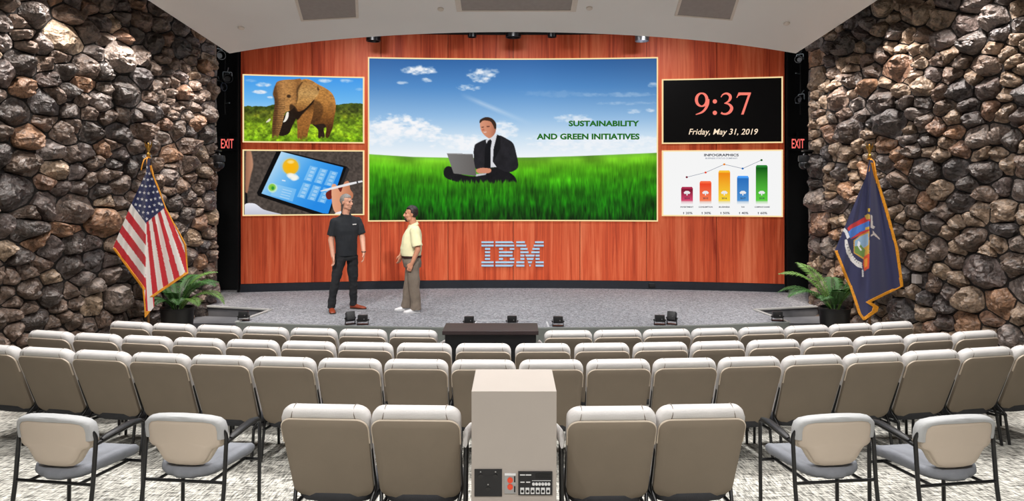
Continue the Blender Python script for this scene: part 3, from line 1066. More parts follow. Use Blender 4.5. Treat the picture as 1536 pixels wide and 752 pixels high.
def screen(name, label, x0, y0, x1, y1, canvas=None, face=None):
    """bordered picture area fixed on the curved wall; photo rectangle of the outer border"""
    t = thing(name, label, 'screen', (0, 0, 0))
    Dm = wp((x0 + x1) / 2, HY, 0.03).y if (x1 - x0) < 300 else 12.74
    z1, z0 = CAMZ - (y0 - HY) / F * Dm, CAMZ - (y1 - HY) / F * Dm
    X0, X1 = wp(x0, HY, 0.02).x, wp(x1, HY, 0.02).x
    nseg = 6 if x1 - x0 < 300 else 16
    bm = bmesh.new()
    curved_slab(bm, X0 + 0.005, X1 - 0.005, z0 + 0.005, z1 - 0.005, 0.002, 0.018, nseg)
    bm_obj('back_panel', bm, M['black_plastic'], t)
    if canvas is not None:
        picture_mesh('display', canvas, 0.0215, t)
    else:
        bm = bmesh.new()
        curved_slab(bm, X0 + 0.015, X1 - 0.015, z0 + 0.015, z1 - 0.015, 0.0185, 0.0215, nseg)
        bm_obj('display', bm, face, t)
    w = 0.024
    bm = bmesh.new()
    curved_slab(bm, X0, X1, z1 - w, z1, 0.001, 0.026, nseg)
    curved_slab(bm, X0, X1, z0, z0 + w, 0.001, 0.026, nseg)
    curved_slab(bm, X0, X0 + w, z0, z1, 0.001, 0.026, 1)
    curved_slab(bm, X1 - w, X1, z0, z1, 0.001, 0.026, 1)
    bm_obj('border', bm, FRAME_EM, t)
    return t

s_field = screen('wall_screen', 'large screen picture of suited man with laptop sitting in green field', 552, 86.5, 987, 332.3, paint_field())
s_eleph = screen('wall_screen', 'screen picture of a tusked elephant standing in green bush', 364, 113.5, 546.3, 214.5, paint_elephant())
s_tab = screen('wall_screen', 'screen picture of a weather tablet and a hand with stylus', 364, 225, 546.3, 323.5, paint_tablet())
CLOCK_BG = emis('clock_black', (12, 10, 10), 0.6)
INFO_BG = emis('chart_white', (250, 250, 250), 0.95)
s_clock = screen('wall_screen', 'black screen showing the time 9:37 and a date', 993, 117, 1174.3, 215.3, None, CLOCK_BG)
s_info = screen('wall_screen', 'white screen with a five bar coloured infographic chart', 993, 225.2, 1174.3, 325, None, INFO_BG)

# flat lettering and chart pieces laid onto the curved wall (coordinates: photo columns and rows)
def wall_flat(name, polys, material, parent, off=0.024, th=0.004, D0=None):
    verts, faces = [], []
    for p in polys:
        p = [q for q in p]
        n0 = len(verts)
        k = len(p)
        for (x, y) in p:
            v = wp(x, y, off); verts.append(v)
        for (x, y) in p:
            v = wp(x, y, off); verts.append(v + Vector((0, th, 0)))
        faces.append(tuple(range(n0, n0 + k)))
        faces.append(tuple(range(n0 + 2 * k - 1, n0 + k - 1, -1)))
        for i in range(k):
            j = (i + 1) % k
            faces.append((n0 + i, n0 + k + i, n0 + k + j, n0 + j))
    return mesh_obj(name, verts, faces, material, parent)

def text_mesh(body, bold=0.0, shear=0.0, spacing=1.0):
    cu = bpy.data.curves.new('lettering', 'FONT')
    cu.body = body
    cu.size = 1.0
    cu.offset = bold
    cu.shear = shear
    cu.space_character = spacing
    cu.resolution_u = 3
    ob = bpy.data.objects.new('lettering', cu)
    COL.objects.link(ob)
    dg = bpy.context.evaluated_depsgraph_get()
    dg.update()
    me = bpy.data.meshes.new_from_object(ob.evaluated_get(dg))
    bpy.data.objects.remove(ob)
    bpy.data.curves.remove(cu)
    return me

def wall_text(name, body, x0, x1, ytop, ybot, material, parent, bold=0.0, shear=0.0, off=0.024):
    me = text_mesh(body, bold, shear)
    me.name = name
    co = np.array([v.co[:] for v in me.vertices])
    a, b = co.min(0), co.max(0)
    for v in me.vertices:
        px = x0 + (v.co.x - a[0]) / (b[0] - a[0]) * (x1 - x0)
        py = ybot + (v.co.y - a[1]) / (b[1] - a[1]) * (ytop - ybot)
        v.co = wp(px, py, off)
    me.materials.clear()
    me.materials.append(material)
    o = bpy.data.objects.new(name, me)
    return put(o, parent)

G_TXT = emis('slide_green', (34, 110, 24), 0.9)
wall_text('title_lettering', 'SUSTAINABILITY', 853, 959, 181, 189.7, G_TXT, s_field, 0.04)
wall_text('title_lettering', 'AND GREEN INITIATIVES', 805, 959.3, 200.4, 209.5, G_TXT, s_field, 0.04)

# serif clock digits drawn as strokes of changing width
def stroke(pts, n=5):
    P = [np.array(p, float) for p in pts]
    m = len(P)
    fine = []
    for i in range(m - 1):
        p0, p1, p2, p3 = P[max(i - 1, 0)], P[i], P[i + 1], P[min(i + 2, m - 1)]
        for k in range(n):
            t = k / n
            fine.append(0.5 * ((2 * p1) + (-p0 + p2) * t + (2 * p0 - 5 * p1 + 4 * p2 - p3) * t * t + (-p0 + 3 * p1 - 3 * p2 + p3) * t ** 3))
    fine.append(P[-1])
    quads = []
    Ls, Rs = [], []
    for i, p in enumerate(fine):
        d = fine[min(i + 1, len(fine) - 1)][:2] - fine[max(i - 1, 0)][:2]
        d = d / (np.linalg.norm(d) + 1e-9)
        nn = np.array((-d[1], d[0])) * p[2] / 2
        Ls.append(tuple(p[:2] + nn)); Rs.append(tuple(p[:2] - nn))
    for i in range(len(fine) - 1):
        quads.append([Ls[i], Ls[i + 1], Rs[i + 1], Rs[i]])
    return quads
TC = tf(1020, 120, 8.354)
dig = []
ell = []
for k in range(25):
    a = 2 * math.pi * k / 24
    wdt = 18 + 20 * abs(math.cos(a)) ** 1.2
    ell.append((272 + 66 * math.cos(a), 248 + 81 * math.sin(a), wdt))
dig += stroke(ell, 2)
dig += stroke([(350, 240, 36), (346, 300, 36), (320, 360, 30), (275, 405, 24), (198, 434, 9)])
for cy in (269, 412):
    dig.append([(437 + 27 * math.cos(2 * math.pi * k / 16), cy + 27 * math.sin(2 * math.pi * k / 16)) for k in range(16)])
dig += stroke([(514, 218, 8), (536, 184, 16), (582, 169, 24), (624, 192, 34), (630, 232, 34), (604, 270, 22), (556, 294, 8)])
dig += stroke([(556, 292, 8), (612, 304, 24), (648, 348, 38), (628, 398, 36), (585, 424, 26), (540, 424, 22), (516, 410, 26)])
dig.append([(735, 157), (889, 157), (889, 164), (882, 190), (765, 190), (735, 198), (714, 225), (707, 222)])
dig.append([(889, 164), (797, 433), (767, 433), (852, 190)])
CR_ = emis('clock_red', (250, 128, 112), 1.0)
nine, colon, three, seven = dig[:48 + 20], dig[68:70], dig[70:-2], dig[-2:]
for q in (nine, colon, three, seven):
    wall_flat('time_digit', [TC(z) for z in q], CR_, s_clock, 0.0245)
wall_text('date_lettering', 'Friday, May 31, 2019', 1033, 1137, 193.2, 204.8, emis('clock_cream', (252, 228, 200), 1.0), s_clock, 0.008, 0.25)

# infographic
TI = tf(990, 222, 7.097)
ink = emis('chart_ink', (58, 60, 78), 0.7)
grey_ink = emis('chart_grey', (150, 158, 176), 0.8)
def P2(u, v):
    return TI([(u, v)])[0]
def itext(name, body, u0, u1, v0, v1, m_, bold=0.02, off=0.026):
    (xa, ya), (xb, yb) = P2(u0, v0), P2(u1, v1)
    wall_text(name, body, xa, xb, ya, yb, m_, s_info, bold, 0, off)
itext('chart_title', 'INFOGRAPHICS', 470, 838, 62, 90, ink, 0.03)
itext('chart_subtitle', 'BUSINESS STATUS COMPANY', 484, 826, 103, 118, grey_ink)
bars = [(225, 350, 415, 285, 312, [(122, 16, 44), (216, 70, 110), (252, 214, 222)], '2014', '20%', 'INVESTMENT', 218, 356),
        (422, 547, 353, 485, 262, [(240, 70, 36), (250, 128, 84), (255, 226, 214)], '2015', '30%', 'CONSUMPTION', 412, 560),
        (622, 747, 240, 684, 175, [(244, 140, 22), (252, 218, 60), (255, 246, 200)], '2016', '50%', 'BUSINESS', 628, 742),
        (820, 945, 298, 880, 220, [(44, 112, 190), (78, 148, 214), (214, 232, 248)], '2017', '40%', 'TAX', 864, 902),
        (1020, 1146, 183, 1081, 130, [(14, 88, 20), (96, 210, 66), (214, 246, 200)], '2018', '60%', 'COMPANY SHARE', 1006, 1168)]
for (u0, u1, vt, lx_, ly_, cols3, yr, pc, nm, n0, n1) in bars:
    vs, fs, cl = [], [], []
    rows_ = [(vt, 10, 0.85), (vt + 16, 0, 1.0), (vt + 30, 0, 0.0), (560, 0, 0.5), (575, 0, 0.8), (605, 0, 1.0)]
    colr = [np.array(cols3[0]) * 1.25 + 25, np.array(cols3[0]) * 1.25 + 25, np.array(cols3[0]), np.array(cols3[1]), np.array(cols3[2]) * 0.93, np.array((252, 252, 252))]
    for (v, ins, _), cc in zip(rows_, colr):
        for u in (u0 + ins, u1 - ins):
            vs.append(wp(*P2(u, v), 0.0245)); cl.append(cc)
    for i in range(len(rows_) - 1):
        fs.append((2 * i, 2 * i + 1, 2 * i + 3, 2 * i + 2))
    o = mesh_obj('chart_bar', vs, fs, SCR_EM, s_info)
    a = o.data.color_attributes.new('print', 'FLOAT_COLOR', 'POINT')
    for i, cc in enumerate(cl):
        a.data[i].color = tuple(lin_np(np.array(cc, float))) + (1,)
    mid = (u0 + u1) / 2
    wall_flat('bar_emblem', [TI([(mid - 36, 478), (mid - 26, 466), (mid - 14, 458), (mid + 14, 458), (mid + 26, 466), (mid + 36, 478), (mid + 24, 492), (mid + 6, 486), (mid + 6, 506), (mid - 6, 506), (mid - 6, 486), (mid - 24, 492)])],
              emis('emblem_white', (244, 244, 246), 0.9), s_info, 0.0255, 0.0005)
    itext('bar_year', yr, mid - 28, mid + 28, 527, 546, ink)
    itext('bar_caption', nm, n0, n1, 622, 637, ink, 0.03)
    itext('bar_percentage', pc, mid - 14, mid + 58, 682, 706, ink)
    wall_flat('percentage_arrow', [TI([(mid - 44, 692), (mid - 36, 682), (mid - 28, 692), (mid - 33, 692), (mid - 33, 706), (mid - 39, 706), (mid - 39, 692)])], ink, s_info, 0.026, 0.0005)
for (p, q_) in zip(bars[:-1], bars[1:]):
    wall_flat('trend_line', stroke_line := [TI(s_) for s_ in stroke([(p[3], p[4], 5), (q_[3], q_[4], 5)], 1)], grey_ink, s_info, 0.0255, 0.0005)
for b_ in bars:
    cc = b_[5][0]
    wall_flat('trend_marker', [TI([(b_[3] + 12 * math.cos(k * math.pi / 5), b_[4] + 11 * math.sin(k * math.pi / 5)) for k in range(10)])], emis('marker_ink', cc, 0.9), s_info, 0.026, 0.0005)

# eight-bar letter emblem on the wall under the large screen
logo = thing('wall_emblem', 'pale blue striped letters IBM fixed on the wooden panels', 'sign')
TL = tf(660, 340, 4.7)
ytop = [105 + i * 23.6 for i in range(8)]
letters = {
    'I': [[(292, 378)], [(292, 378)], [(317, 353)], [(317, 353)], [(317, 353)], [(317, 353)], [(292, 378)], [(292, 378)]],
    'B': [[(391, 508)], [(391, 523)], [(416, 444), (492, 524)], [(416, 512)], [(416, 512)], [(416, 444), (492, 524)], [(391, 523)], [(391, 508)]],
    'M': [[(538, 598), (670, 731)], [(538, 608), (661, 731)], [(567, 617), (652, 702)], [(567, 625), (644, 702)], [(567, 595), (601, 668), (674, 702)], [(567, 595), (610, 660), (674, 702)],
          [(538, 595), (619, 650), (674, 731)], [(538, 595), (628, 641), (674, 731)]]}
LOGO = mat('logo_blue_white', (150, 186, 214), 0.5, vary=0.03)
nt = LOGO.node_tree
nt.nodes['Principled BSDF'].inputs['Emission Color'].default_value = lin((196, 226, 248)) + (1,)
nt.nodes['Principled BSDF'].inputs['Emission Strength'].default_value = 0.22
for ch, rows_ in letters.items():
    polys = []
    for i, spans in enumerate(rows_):
        for a, b in spans:
            y0, y1 = ytop[i], ytop[i] + 12.5
            e = 7 if ch == 'B' and i in (0, 7) and b > 500 else 0
            if ch == 'B' and i == 0:
                polys.append(TL([(a, y0), (b, y0), (b + 12, y1), (a, y1)]))
            elif ch == 'B' and i == 7:
                polys.append(TL([(a, y0), (b + 12, y0), (b, y1), (a, y1)]))
            elif ch == 'M' and i >= 4 and len(spans) == 3 and (a, b) == spans[1]:
                polys.append(TL([(a, y0), (b, y0), (b - 4, y1), (a + 4, y1)]))
            else:
                polys.append(TL([(a, y0), (b, y0), (b, y1), (a, y1)]))
    wall_flat('striped_letter', polys, LOGO, logo, 0.03, 0.03)

# ------------------------------------------------------------------ seating
M['leather'] = mat('pale_leather', (204, 201, 199), 0.5, vary=0.05, scale=5, bump=0.15, bscale=90, spec=0.4)
M['shell'] = mat('taupe_back_shell', (134, 122, 107), 0.65, vary=0.035, scale=4, bump=0.08, bscale=200, spec=0.3)
M['piping'] = mat('cream_piping', (206, 192, 174), 0.55, vary=0.04)
M['seam'] = mat('stitched_seam', (120, 110, 100), 0.8, vary=0.1)
M['seat_dark'] = mat('charcoal_seat', (52, 53, 57), 0.8, vary=0.12, bump=0.2, bscale=160)
M['seat_grey'] = mat('grey_seat', (128, 131, 138), 0.8, vary=0.08, bump=0.2, bscale=160)
M['beige_back'] = mat('beige_back', (202, 187, 171), 0.6, vary=0.03, scale=4)
M['rim_grey'] = mat('light_grey_pad', (178, 179, 180), 0.6, vary=0.05, bump=0.15)

def round_rect(w_top, w_bot, h, r_top, r_bot, n=6, sag=0.0):
    """outline in the plane of a chair back: u across, w up; bottom edge may sag"""
    pts = []
    def corner(cx, cy, r, a0):
        for k in range(n + 1):
            a = a0 + (math.pi / 2) * k / n
            pts.append((cx + r * math.cos(a), cy + r * math.sin(a)))
    corner(w_top - r_top, h - r_top, r_top, 0)
    corner(-w_top + r_top, h - r_top, r_top, math.pi / 2)
    corner(-w_bot + r_bot, r_bot, r_bot, math.pi)
    for k in range(1, 6):
        u = -w_bot + r_bot + (2 * (w_bot - r_bot)) * k / 6
        pts.append((u, -sag * math.cos(u / w_bot * math.pi / 2)))
    corner(w_bot - r_bot, r_bot, r_bot, -math.pi / 2)
    return pts

REC = math.radians(27)        # recline of the back
BH = 0.635
BASE = Vector((0, BH * math.sin(REC), 0.95 - BH * math.cos(REC) - 0.07))
UPV = Vector((0, -math.sin(REC), math.cos(REC)))
FWD = Vector((0, math.cos(REC), math.sin(REC)))
def bk(u, w, f):
    """point of the chair back: u across, w up the back, f forward from the rear face"""
    # the pad bows gently round the sitter
    return BASE + Vector((u, 0, 0)) + UPV * w + FWD * (f + 0.25 * u * u)

def capped(bm, ring_pts, front_bulge=None):
    vs = loft(bm, ring_pts, cap=False)
    for ring, rev in ((vs[0], True), (vs[-1], False)):
        c = bm.verts.new(sum((v.co for v in ring), Vector()) / len(ring))
        for k in range(len(ring)):
            a, b = ring[k], ring[(k + 1) % len(ring)]
            bm.faces.new((c, b, a) if rev else (c, a, b))

def inset(pts, d):
    c = Vector((0, 0.3))
    out = []
    for u, w in pts:
        v = Vector((u, w)) - c
        l = v.length
        v = v * max(0.05, (l - d) / l)
        out.append((c.x + v.x, c.y + v.y))
    return out

def gang_chair():
    root = thing('padded_chair', 'x', 'chair')
    hw = 0.269
    ol = round_rect(hw, hw - 0.012, BH, 0.085, 0.07, 6, 0.03)
    # thick cushion, its top rolled over towards the rear
    bm = bmesh.new()
    rings = []
    for f, d in ((0.004, 0.055), (-0.002, 0.03), (0.004, 0.010), (0.018, 0.0), (0.045, -0.002), (0.075, 0.004), (0.098, 0.02), (0.108, 0.05)):
        p = inset(ol, d)
        rings.append([bk(u, w + (0.012 * math.sin(math.pi * min(1, f / 0.1)) if w > BH - 0.1 else 0), f + 0.004) for u, w in p])
    capped(bm, rings)
    bm_obj('back_cushion', bm, M['leather'], root, angle=50)
    # rear shell panel that stops short of the rolled top
    sl = round_rect(hw - 0.005, hw - 0.016, BH - 0.042, 0.075, 0.065, 6, 0.03)
    bm = bmesh.new()
    capped(bm, [[bk(u, w, 0.02) for u, w in sl], [bk(u, w, -0.010) for u, w in sl],
                [bk(u, w, -0.016) for u, w in inset(sl, 0.012)], [bk(u, w, -0.018) for u, w in inset(sl, 0.06)]])
    shell = bm_obj('back_shell', bm, M['shell'], root, angle=50)
    bm = bmesh.new()
    arc = [(u, w) for u, w in sl[:14]]
    arc = [(arc[0][0], BH - 0.22)] + arc + [(arc[-1][0], BH - 0.22)]
    pp = [bk(u, w, -0.004) for u, w in arc]
    tube(bm, pp, 0.0065, 6)
    bm_obj('piping', bm, M['piping'], shell, angle=60)
    # two seams across the rolled top
    for s in (-1, 1):
        bm = bmesh.new()
        pts = []
        u = s * 0.182
        for f, dw in ((-0.003, -0.042), (-0.002, -0.026), (0.004, -0.010), (0.018, 0.003), (0.045, 0.0125), (0.075, 0.006), (0.098, -0.012), (0.107, -0.04)):
            pts.append(bk(u + s * 0.012 * (0.0125 - dw) / 0.05, BH + dw, f + 0.005))
        tube(bm, pts, 0.0032, 5)
        bm_obj('seam', bm, M['seam'], root)
    # seat pad
    bm = bmesh.new()
    so = round_rect(0.255, 0.245, 0.50, 0.07, 0.09, 5, 0.02)
    rings = []
    for z, d in ((0.365, 0.05), (0.36, 0.03), (0.385, 0.006), (0.42, 0.0), (0.452, 0.012), (0.462, 0.04)):
        c = Vector((0, 0.25))
        p = []
        for u, w in so:
            v = Vector((u, w)) - c
            v *= (v.length - d) / v.length
            p.append((v.x, c.y + v.y))
        rings.append([(u, 0.275 + w, z - 0.085 - 0.0 * (1 - w / 0.5) - 0.03 * max(0, w - 0.38) / 0.12) for u, w in p])
    capped(bm, rings)
    bm_obj('seat', bm, M['seat_dark'], root, angle=50)
    # frame and legs
    bm = bmesh.new()
    for s in (-1, 1):
        tube(bm, [(s * 0.235, 0.24, 0.265), (s * 0.235, 0.75, 0.27)], 0.013)
        tube(bm, arc_pts([(s * 0.235, 0.24, 0.265), (s * 0.256, 0.32, 0.36), bk(s * 0.256, 0.16, 0.03), bk(s * 0.256, 0.34, 0.03)], 0.04), 0.012)
    tube(bm, [(-0.235, 0.45, 0.265), (0.235, 0.45, 0.265)], 0.012)
    bm_obj('seat_frame', bm, M['black_metal'], root, angle=50)
    for s in (-1, 1):
        for (ya, yb) in ((0.25, 0.225), (0.72, 0.74)):
            bm = bmesh.new()
            tube(bm, [(s * 0.235, ya, 0.27), (s * 0.238, (ya + yb) / 2, 0.13), (s * 0.24, yb, 0.004)], 0.013)
            bm_obj('leg', bm, M['black_metal'], root, angle=50)
    return root

def add_arm(root, s):
    """upholstered arm pad on one side, carried by a black post"""
    bm = bmesh.new()
    rings = []
    for (y, z, w, h) in ((0.10, 0.70, 0.012, 0.03), (0.115, 0.725, 0.02, 0.05), (0.2, 0.72, 0.022, 0.045), (0.38, 0.70, 0.022, 0.036), (0.48, 0.69, 0.02, 0.03), (0.5, 0.685, 0.01, 0.016)):
        rings.append([(s * 0.296 + w * math.cos(a), y, z + h * math.sin(a)) for a in [2 * math.pi * k / 12 for k in range(12)]])
    loft(bm, rings)
    arm = bm_obj('armrest', bm, M['leather'], root, angle=50)
    bm = bmesh.new()
    tube(bm, arc_pts([(s * 0.296, 0.16, 0.69), (s * 0.292, 0.19, 0.36), (s * 0.288, 0.20, 0.010)], 0.05), 0.015)
    bm_obj('arm_post', bm, M['black_metal'], arm, angle=50)

def chair_at(root, x, ytop, yaw, top=Vector((0, 0.0, 0.95))):
    """stand a chair on the (sloping) floor so that its back top is at x, ytop; yaw turns it about the vertical"""
    sl = -math.atan(SLOPE) if ytop - x * x / 44 < 7.2 else 0.0
    R = Matrix.Rotation(yaw, 4, 'Z') @ Matrix.Rotation(sl, 4, 'X')
    off = R @ top
    bx, by = x - off.x, ytop - off.y
    root.matrix_world = Matrix.Translation((bx, by, floor_z(by, bx) + 0.001)) @ R

ORD = ['first', 'second', 'third', 'fourth', 'fifth', 'sixth', 'seventh', 'eighth', 'ninth']
proto = gang_chair()
first_used = False
def seat_row(bounds, y0, R, wide, group, labeler):
    global first_used
    out = []
    # even spacing along the bowed row
    arcs = []
    for px in (bounds[0], bounds[-1]):
        px = CX + (px - CX) * wide
        D = y0
        for _ in range(12):
            X = (px - CX) / F * D
            D = y0 + X * X / (2 * R)
        arcs.append(X + X ** 3 / (6 * R * R))
    n = len(bounds) - 1
    centers = [arcs[0] + (arcs[1] - arcs[0]) * (i + 0.5) / n for i in range(n)]
    for i, s in enumerate(centers):
        X = s - s ** 3 / (6 * R * R)
        D = y0 + X * X / (2 * R)
        yaw = -math.atan(X / R)
        o = proto if not first_used else copy_tree(proto)
        first_used = True
        # turned to face the stage: seats at the row's ends look inwards
        chair_at(o, X, D, -yaw)
        tag(o, labeler(i, len(centers)), 'chair', group)
        out.append(o)
    return out

def side_label(rowtxt):
    def f(i, n):
        if i < n / 2:
            return 'beige padded chair in the %s, %s from the striped flag end' % (rowtxt, ORD[i])
        return 'beige padded chair in the %s, %s from the blue flag end' % (rowtxt, ORD[n - 1 - i])
    return f
row3 = [-44, 32, 110, 195, 287, 380.5, 475.6, 573.5, 676, 776, 876, 974, 1071.5, 1167.6, 1261, 1351.7, 1435, 1514.5, 1592]
row2 = [42, 110.5, 181, 259, 337, 420, 506, 593, 682.5, 771, 859, 946.5, 1034, 1119, 1202, 1281.5, 1357, 1428.6, 1497]
row1a = [163, 228, 293, 361, 432.5, 507, 582, 658]
row1b = [815, 891, 967, 1042, 1115, 1184, 1250, 1312, 1371]
R3 = seat_row(row3, 5.53, 22.0, 1.016, 'padded chairs in the third row', side_label('third row from the stage'))
R2 = seat_row(row2, 6.44, 22.0, 1.012, 'padded chairs in the second row', side_label('second row from the stage'))
R1a = seat_row(row1a, 7.38, 22.0, 1.010, 'padded chairs in the front row',
               lambda i, n: 'beige padded front row chair, %s from dark console desk towards striped flag' % ORD[n - 1 - i])
R1b = seat_row(row1b, 7.38, 22.0, 1.010, 'padded chairs in the front row',
               lambda i, n: 'beige padded front row chair, %s from dark console desk towards blue flag' % ORD[i])
near = []
for px, yy, lb in ((483, 3.97, 'beige padded chair in the pair on striped flag side of cabinet, away from it'),
                   (621.5, 3.95, 'beige padded chair beside the grey cabinet, armrest on its blue flag side'),
                   (920, 3.93, 'beige padded chair beside the grey cabinet, armrest on its striped flag side'),
                   (1057, 3.97, 'beige padded chair in the pair on blue flag side of cabinet, away from it')):
    o = copy_tree(proto)
    X = (px - CX) / F * yy
    chair_at(o, X, yy, X / 22.0)
    tag(o, lb, 'chair', 'padded chairs in the rear row by the cabinet')
    near.append(o)
add_arm(near[1], 1)
add_arm(near[2], -1)
add_arm(R1a[-1], 1)
add_arm(R1b[0], -1)

# ---- low stacking armchairs with black tube frames
def armchair():
    root = thing('tube_armchair', 'x', 'chair')
    def bp(u, w, f):
        rec = math.radians(12)
        return Vector((u, 0.03 - w * math.sin(rec) + f * math.cos(rec) + 0.55 * u * u, 0.465 + 0.86 * w * math.cos(rec) + f * math.sin(rec)))
    # shield-shaped back: wide above, cut away to a narrower rounded tongue below
    half = [(0.0, 0.0), (0.06, 0.001), (0.11, 0.008), (0.145, 0.03), (0.165, 0.065), (0.185, 0.105), (0.205, 0.135), (0.235, 0.148), (0.252, 0.165), (0.256, 0.21), (0.258, 0.28), (0.25, 0.325), (0.225, 0.352), (0.17, 0.368), (0.09, 0.376), (0.0, 0.379)]
    ol = half + [(-u, w) for u, w in half[-2:0:-1]]
    def ins(d):
        c = Vector((0, 0.21)); out = []
        for u, w in ol:
            v = Vector((u, w)) - c
            v *= (v.length - d) / v.length
            out.append((v.x, c.y + v.y))
        return out
    bm = bmesh.new()
    capped(bm, [[bp(u, w, 0.012) for u, w in ins(0.004)], [bp(u, w, -0.006) for u, w in ins(0.006)], [bp(u, w, -0.013) for u, w in ins(0.016)], [bp(u, w, -0.016) for u, w in ins(0.06)]])
    bm_obj('back_shell', bm, M['beige_back'], root, angle=50)
    bm = bmesh.new()
    capped(bm, [[bp(u, w, 0.002) for u, w in ins(0.004)], [bp(u, w, 0.012) for u, w in ins(-0.011)], [bp(u, w, 0.04) for u, w in ins(-0.011)], [bp(u, w, 0.055) for u, w in ins(0.006)], [bp(u, w, 0.06) for u, w in ins(0.05)]])
    bm_obj('back_pad', bm, M['piping'], root, angle=50)
    # light grey padded hood over the upper rim
    up = [(u, w) for u, w in half if w >= 0.2]
    hood = up + [(-u, w) for u, w in up[-2::-1]]
    bm = bmesh.new()
    rings = []
    for (u, w) in hood:
        c = Vector((u, w)) - Vector((0, 0.21))
        nn = c.normalized()
        ring = []
        for (dr, f) in ((-0.026, -0.017), (-0.006, -0.020), (0.010, -0.012), (0.014, 0.01), (0.012, 0.04), (-0.004, 0.055), (-0.02, 0.03)):
            p = Vector((u, w)) + nn * dr
            ring.append(bp(p.x, p.y, f))
        rings.append(ring)
    loft(bm, rings)
    bm_obj('back_rim', bm, M['rim_grey'], root, angle=50)
    # saddle seat, turned up at the front sides
    bm = bmesh.new()
    so = round_rect(0.25, 0.215, 0.50, 0.08, 0.13, 6, 0.02)
    def sz(u, w):
        return 0.415 + 0.35 * u * u * (0.6 + w) + 0.03 * math.sin(min(1, w / 0.5) * math.pi * 0.9) - 0.03 * (1 - min(1, w / 0.2)) * 0 
    rings = []
    for dz, d in ((-0.035, 0.05), (-0.035, 0.02), (-0.01, 0.0), (0.015, 0.002), (0.032, 0.02), (0.036, 0.06), (0.030, 0.13)):
        c = Vector((0, 0.25)); p = []
        for u, w in so:
            v = Vector((u, w)) - c
            v *= (v.length - d) / v.length
            p.append((v.x, c.y + v.y))
        rings.append([(u, 0.03 + w, sz(u, w) + dz) for u, w in p])
    capped(bm, rings)
    bm_obj('seat', bm, M['seat_grey'], root, angle=60)
    bm = bmesh.new()
    tube(bm, [(-0.275, 0.03, 0.365), (0.275, 0.03, 0.365)], 0.011)
    tube(bm, [(-0.285, 0.475, 0.375), (0.285, 0.475, 0.375)], 0.011)
    for s in (-1, 1):
        tube(bm, [(s * 0.18, 0.03, 0.365), (s * 0.18, 0.475, 0.375)], 0.011)
    bm_obj('seat_frame', bm, M['black_metal'], root, angle=50)
    for s in (-1, 1):
        bm = bmesh.new()
        tube(bm, arc_pts([(s * 0.275, 0.005, 0.004), (s * 0.275, 0.03, 0.35), (s * 0.275, 0.03, 0.655), (s * 0.256, 0.012, 0.70)], 0.04), 0.0135)
        bm_obj('leg', bm, M['black_metal'], root, angle=50)
        bm = bmesh.new()
        tube(bm, arc_pts([(s * 0.285, 0.505, 0.004), (s * 0.285, 0.475, 0.40), (s * 0.285, 0.455, 0.655), (s * 0.285, 0.36, 0.66), (s * 0.278, 0.03, 0.615)], 0.09, 7), 0.0135)
        bm_obj('leg', bm, M['black_metal'], root, angle=50)
        bm = bmesh.new()
        rings = []
        for (y, z, w, h) in ((0.07, 0.635, 0.012, 0.006), (0.10, 0.644, 0.022, 0.013), (0.22, 0.662, 0.027, 0.014), (0.34, 0.675, 0.026, 0.014), (0.42, 0.668, 0.02, 0.012), (0.445, 0.658, 0.008, 0.006)):
            rings.append([(s * 0.282 + w * math.cos(a), y, z + h * math.sin(a)) for a in [2 * math.pi * k / 12 for k in range(12)]])
        loft(bm, rings)
        bm_obj('armrest', bm, M['black_plastic'], root, angle=50)
    return root
ac = armchair()
spots = [(73, 4.20, 8, 'grey seated armchair with black tube frame, nearest the striped flag end wall'),
         (270, 4.25, 6, 'grey seated armchair with black tube frame, beside padded pair, striped flag side'),
         (1259, 4.24, -6, 'grey seated armchair with black tube frame, beside padded pair, blue flag side'),
         (1444, 4.18, -8, 'grey seated armchair with black tube frame, nearest the blue flag end wall')]
for i, (px, D, a, lb) in enumerate(spots):
    o = ac if i == 0 else copy_tree(ac)
    X = (px - CX) / F * D
    chair_at(o, X, D, math.radians(-a), Vector((0, -0.05, 0.79)))
    tag(o, lb, 'chair', 'tube armchairs in the rear row')

# ------------------------------------------------------------------ equipment cabinet among the rear chairs
M['cabinet'] = mat('putty_laminate', (174, 165, 157), 0.55, vary=0.02, scale=3)
M['white_ink'] = mat('white_print', (222, 222, 222), 0.6, vary=0.02)
M['red_outlet'] = mat('orange_red_outlet', (232, 74, 40), 0.4, vary=0.05)
M['dark_gap'] = mat('dark_socket', (4, 4, 5), 0.6)
cab = thing('equipment_cabinet', 'grey beige square floor cabinet with connector panels on its back', 'cabinet', (0.008, 3.915, floor_z(3.915)))
fz = floor_z(3.915)
ztop = 1.361 - fz
bm = bmesh.new()
box(bm, (0, 0.23, (ztop + 0.004 - 0.05) / 2 + 0.025 - 0.02), (0.5, 0.46, ztop - 0.004 + 0.05), 0.004)
bm_obj('body', bm, M['cabinet'], cab)
for x in (-0.19, 0.19):
    for y in (0.045, 0.405):
        bm = bmesh.new()
        lathe(bm, [(0.032, -0.004), (0.032, 0.003), (0.026, 0.004), (0.024, 0.0015)], (x, y, ztop), 20)
        bm_obj('cable_grommet', bm, M['black_plastic'], cab, angle=40)
def cabpt(px, py):
    D = 3.915
    return ((px - CX) / F * D - 0.008, CAMZ - (py - HY) / F * D - fz)
def plate(name, x0, y0, x1, y1, th, material, parent=cab, y_off=0.0, bev=0.0015):
    (xa, za), (xb, zb) = cabpt(x0, y0), cabpt(x1, y1)
    bm = bmesh.new()
    box(bm, ((xa + xb) / 2, -th / 2 - y_off, (za + zb) / 2), (abs(xb - xa), th, abs(za - zb)), min(bev, th * 0.4))
    return bm_obj(name, bm, material, parent)
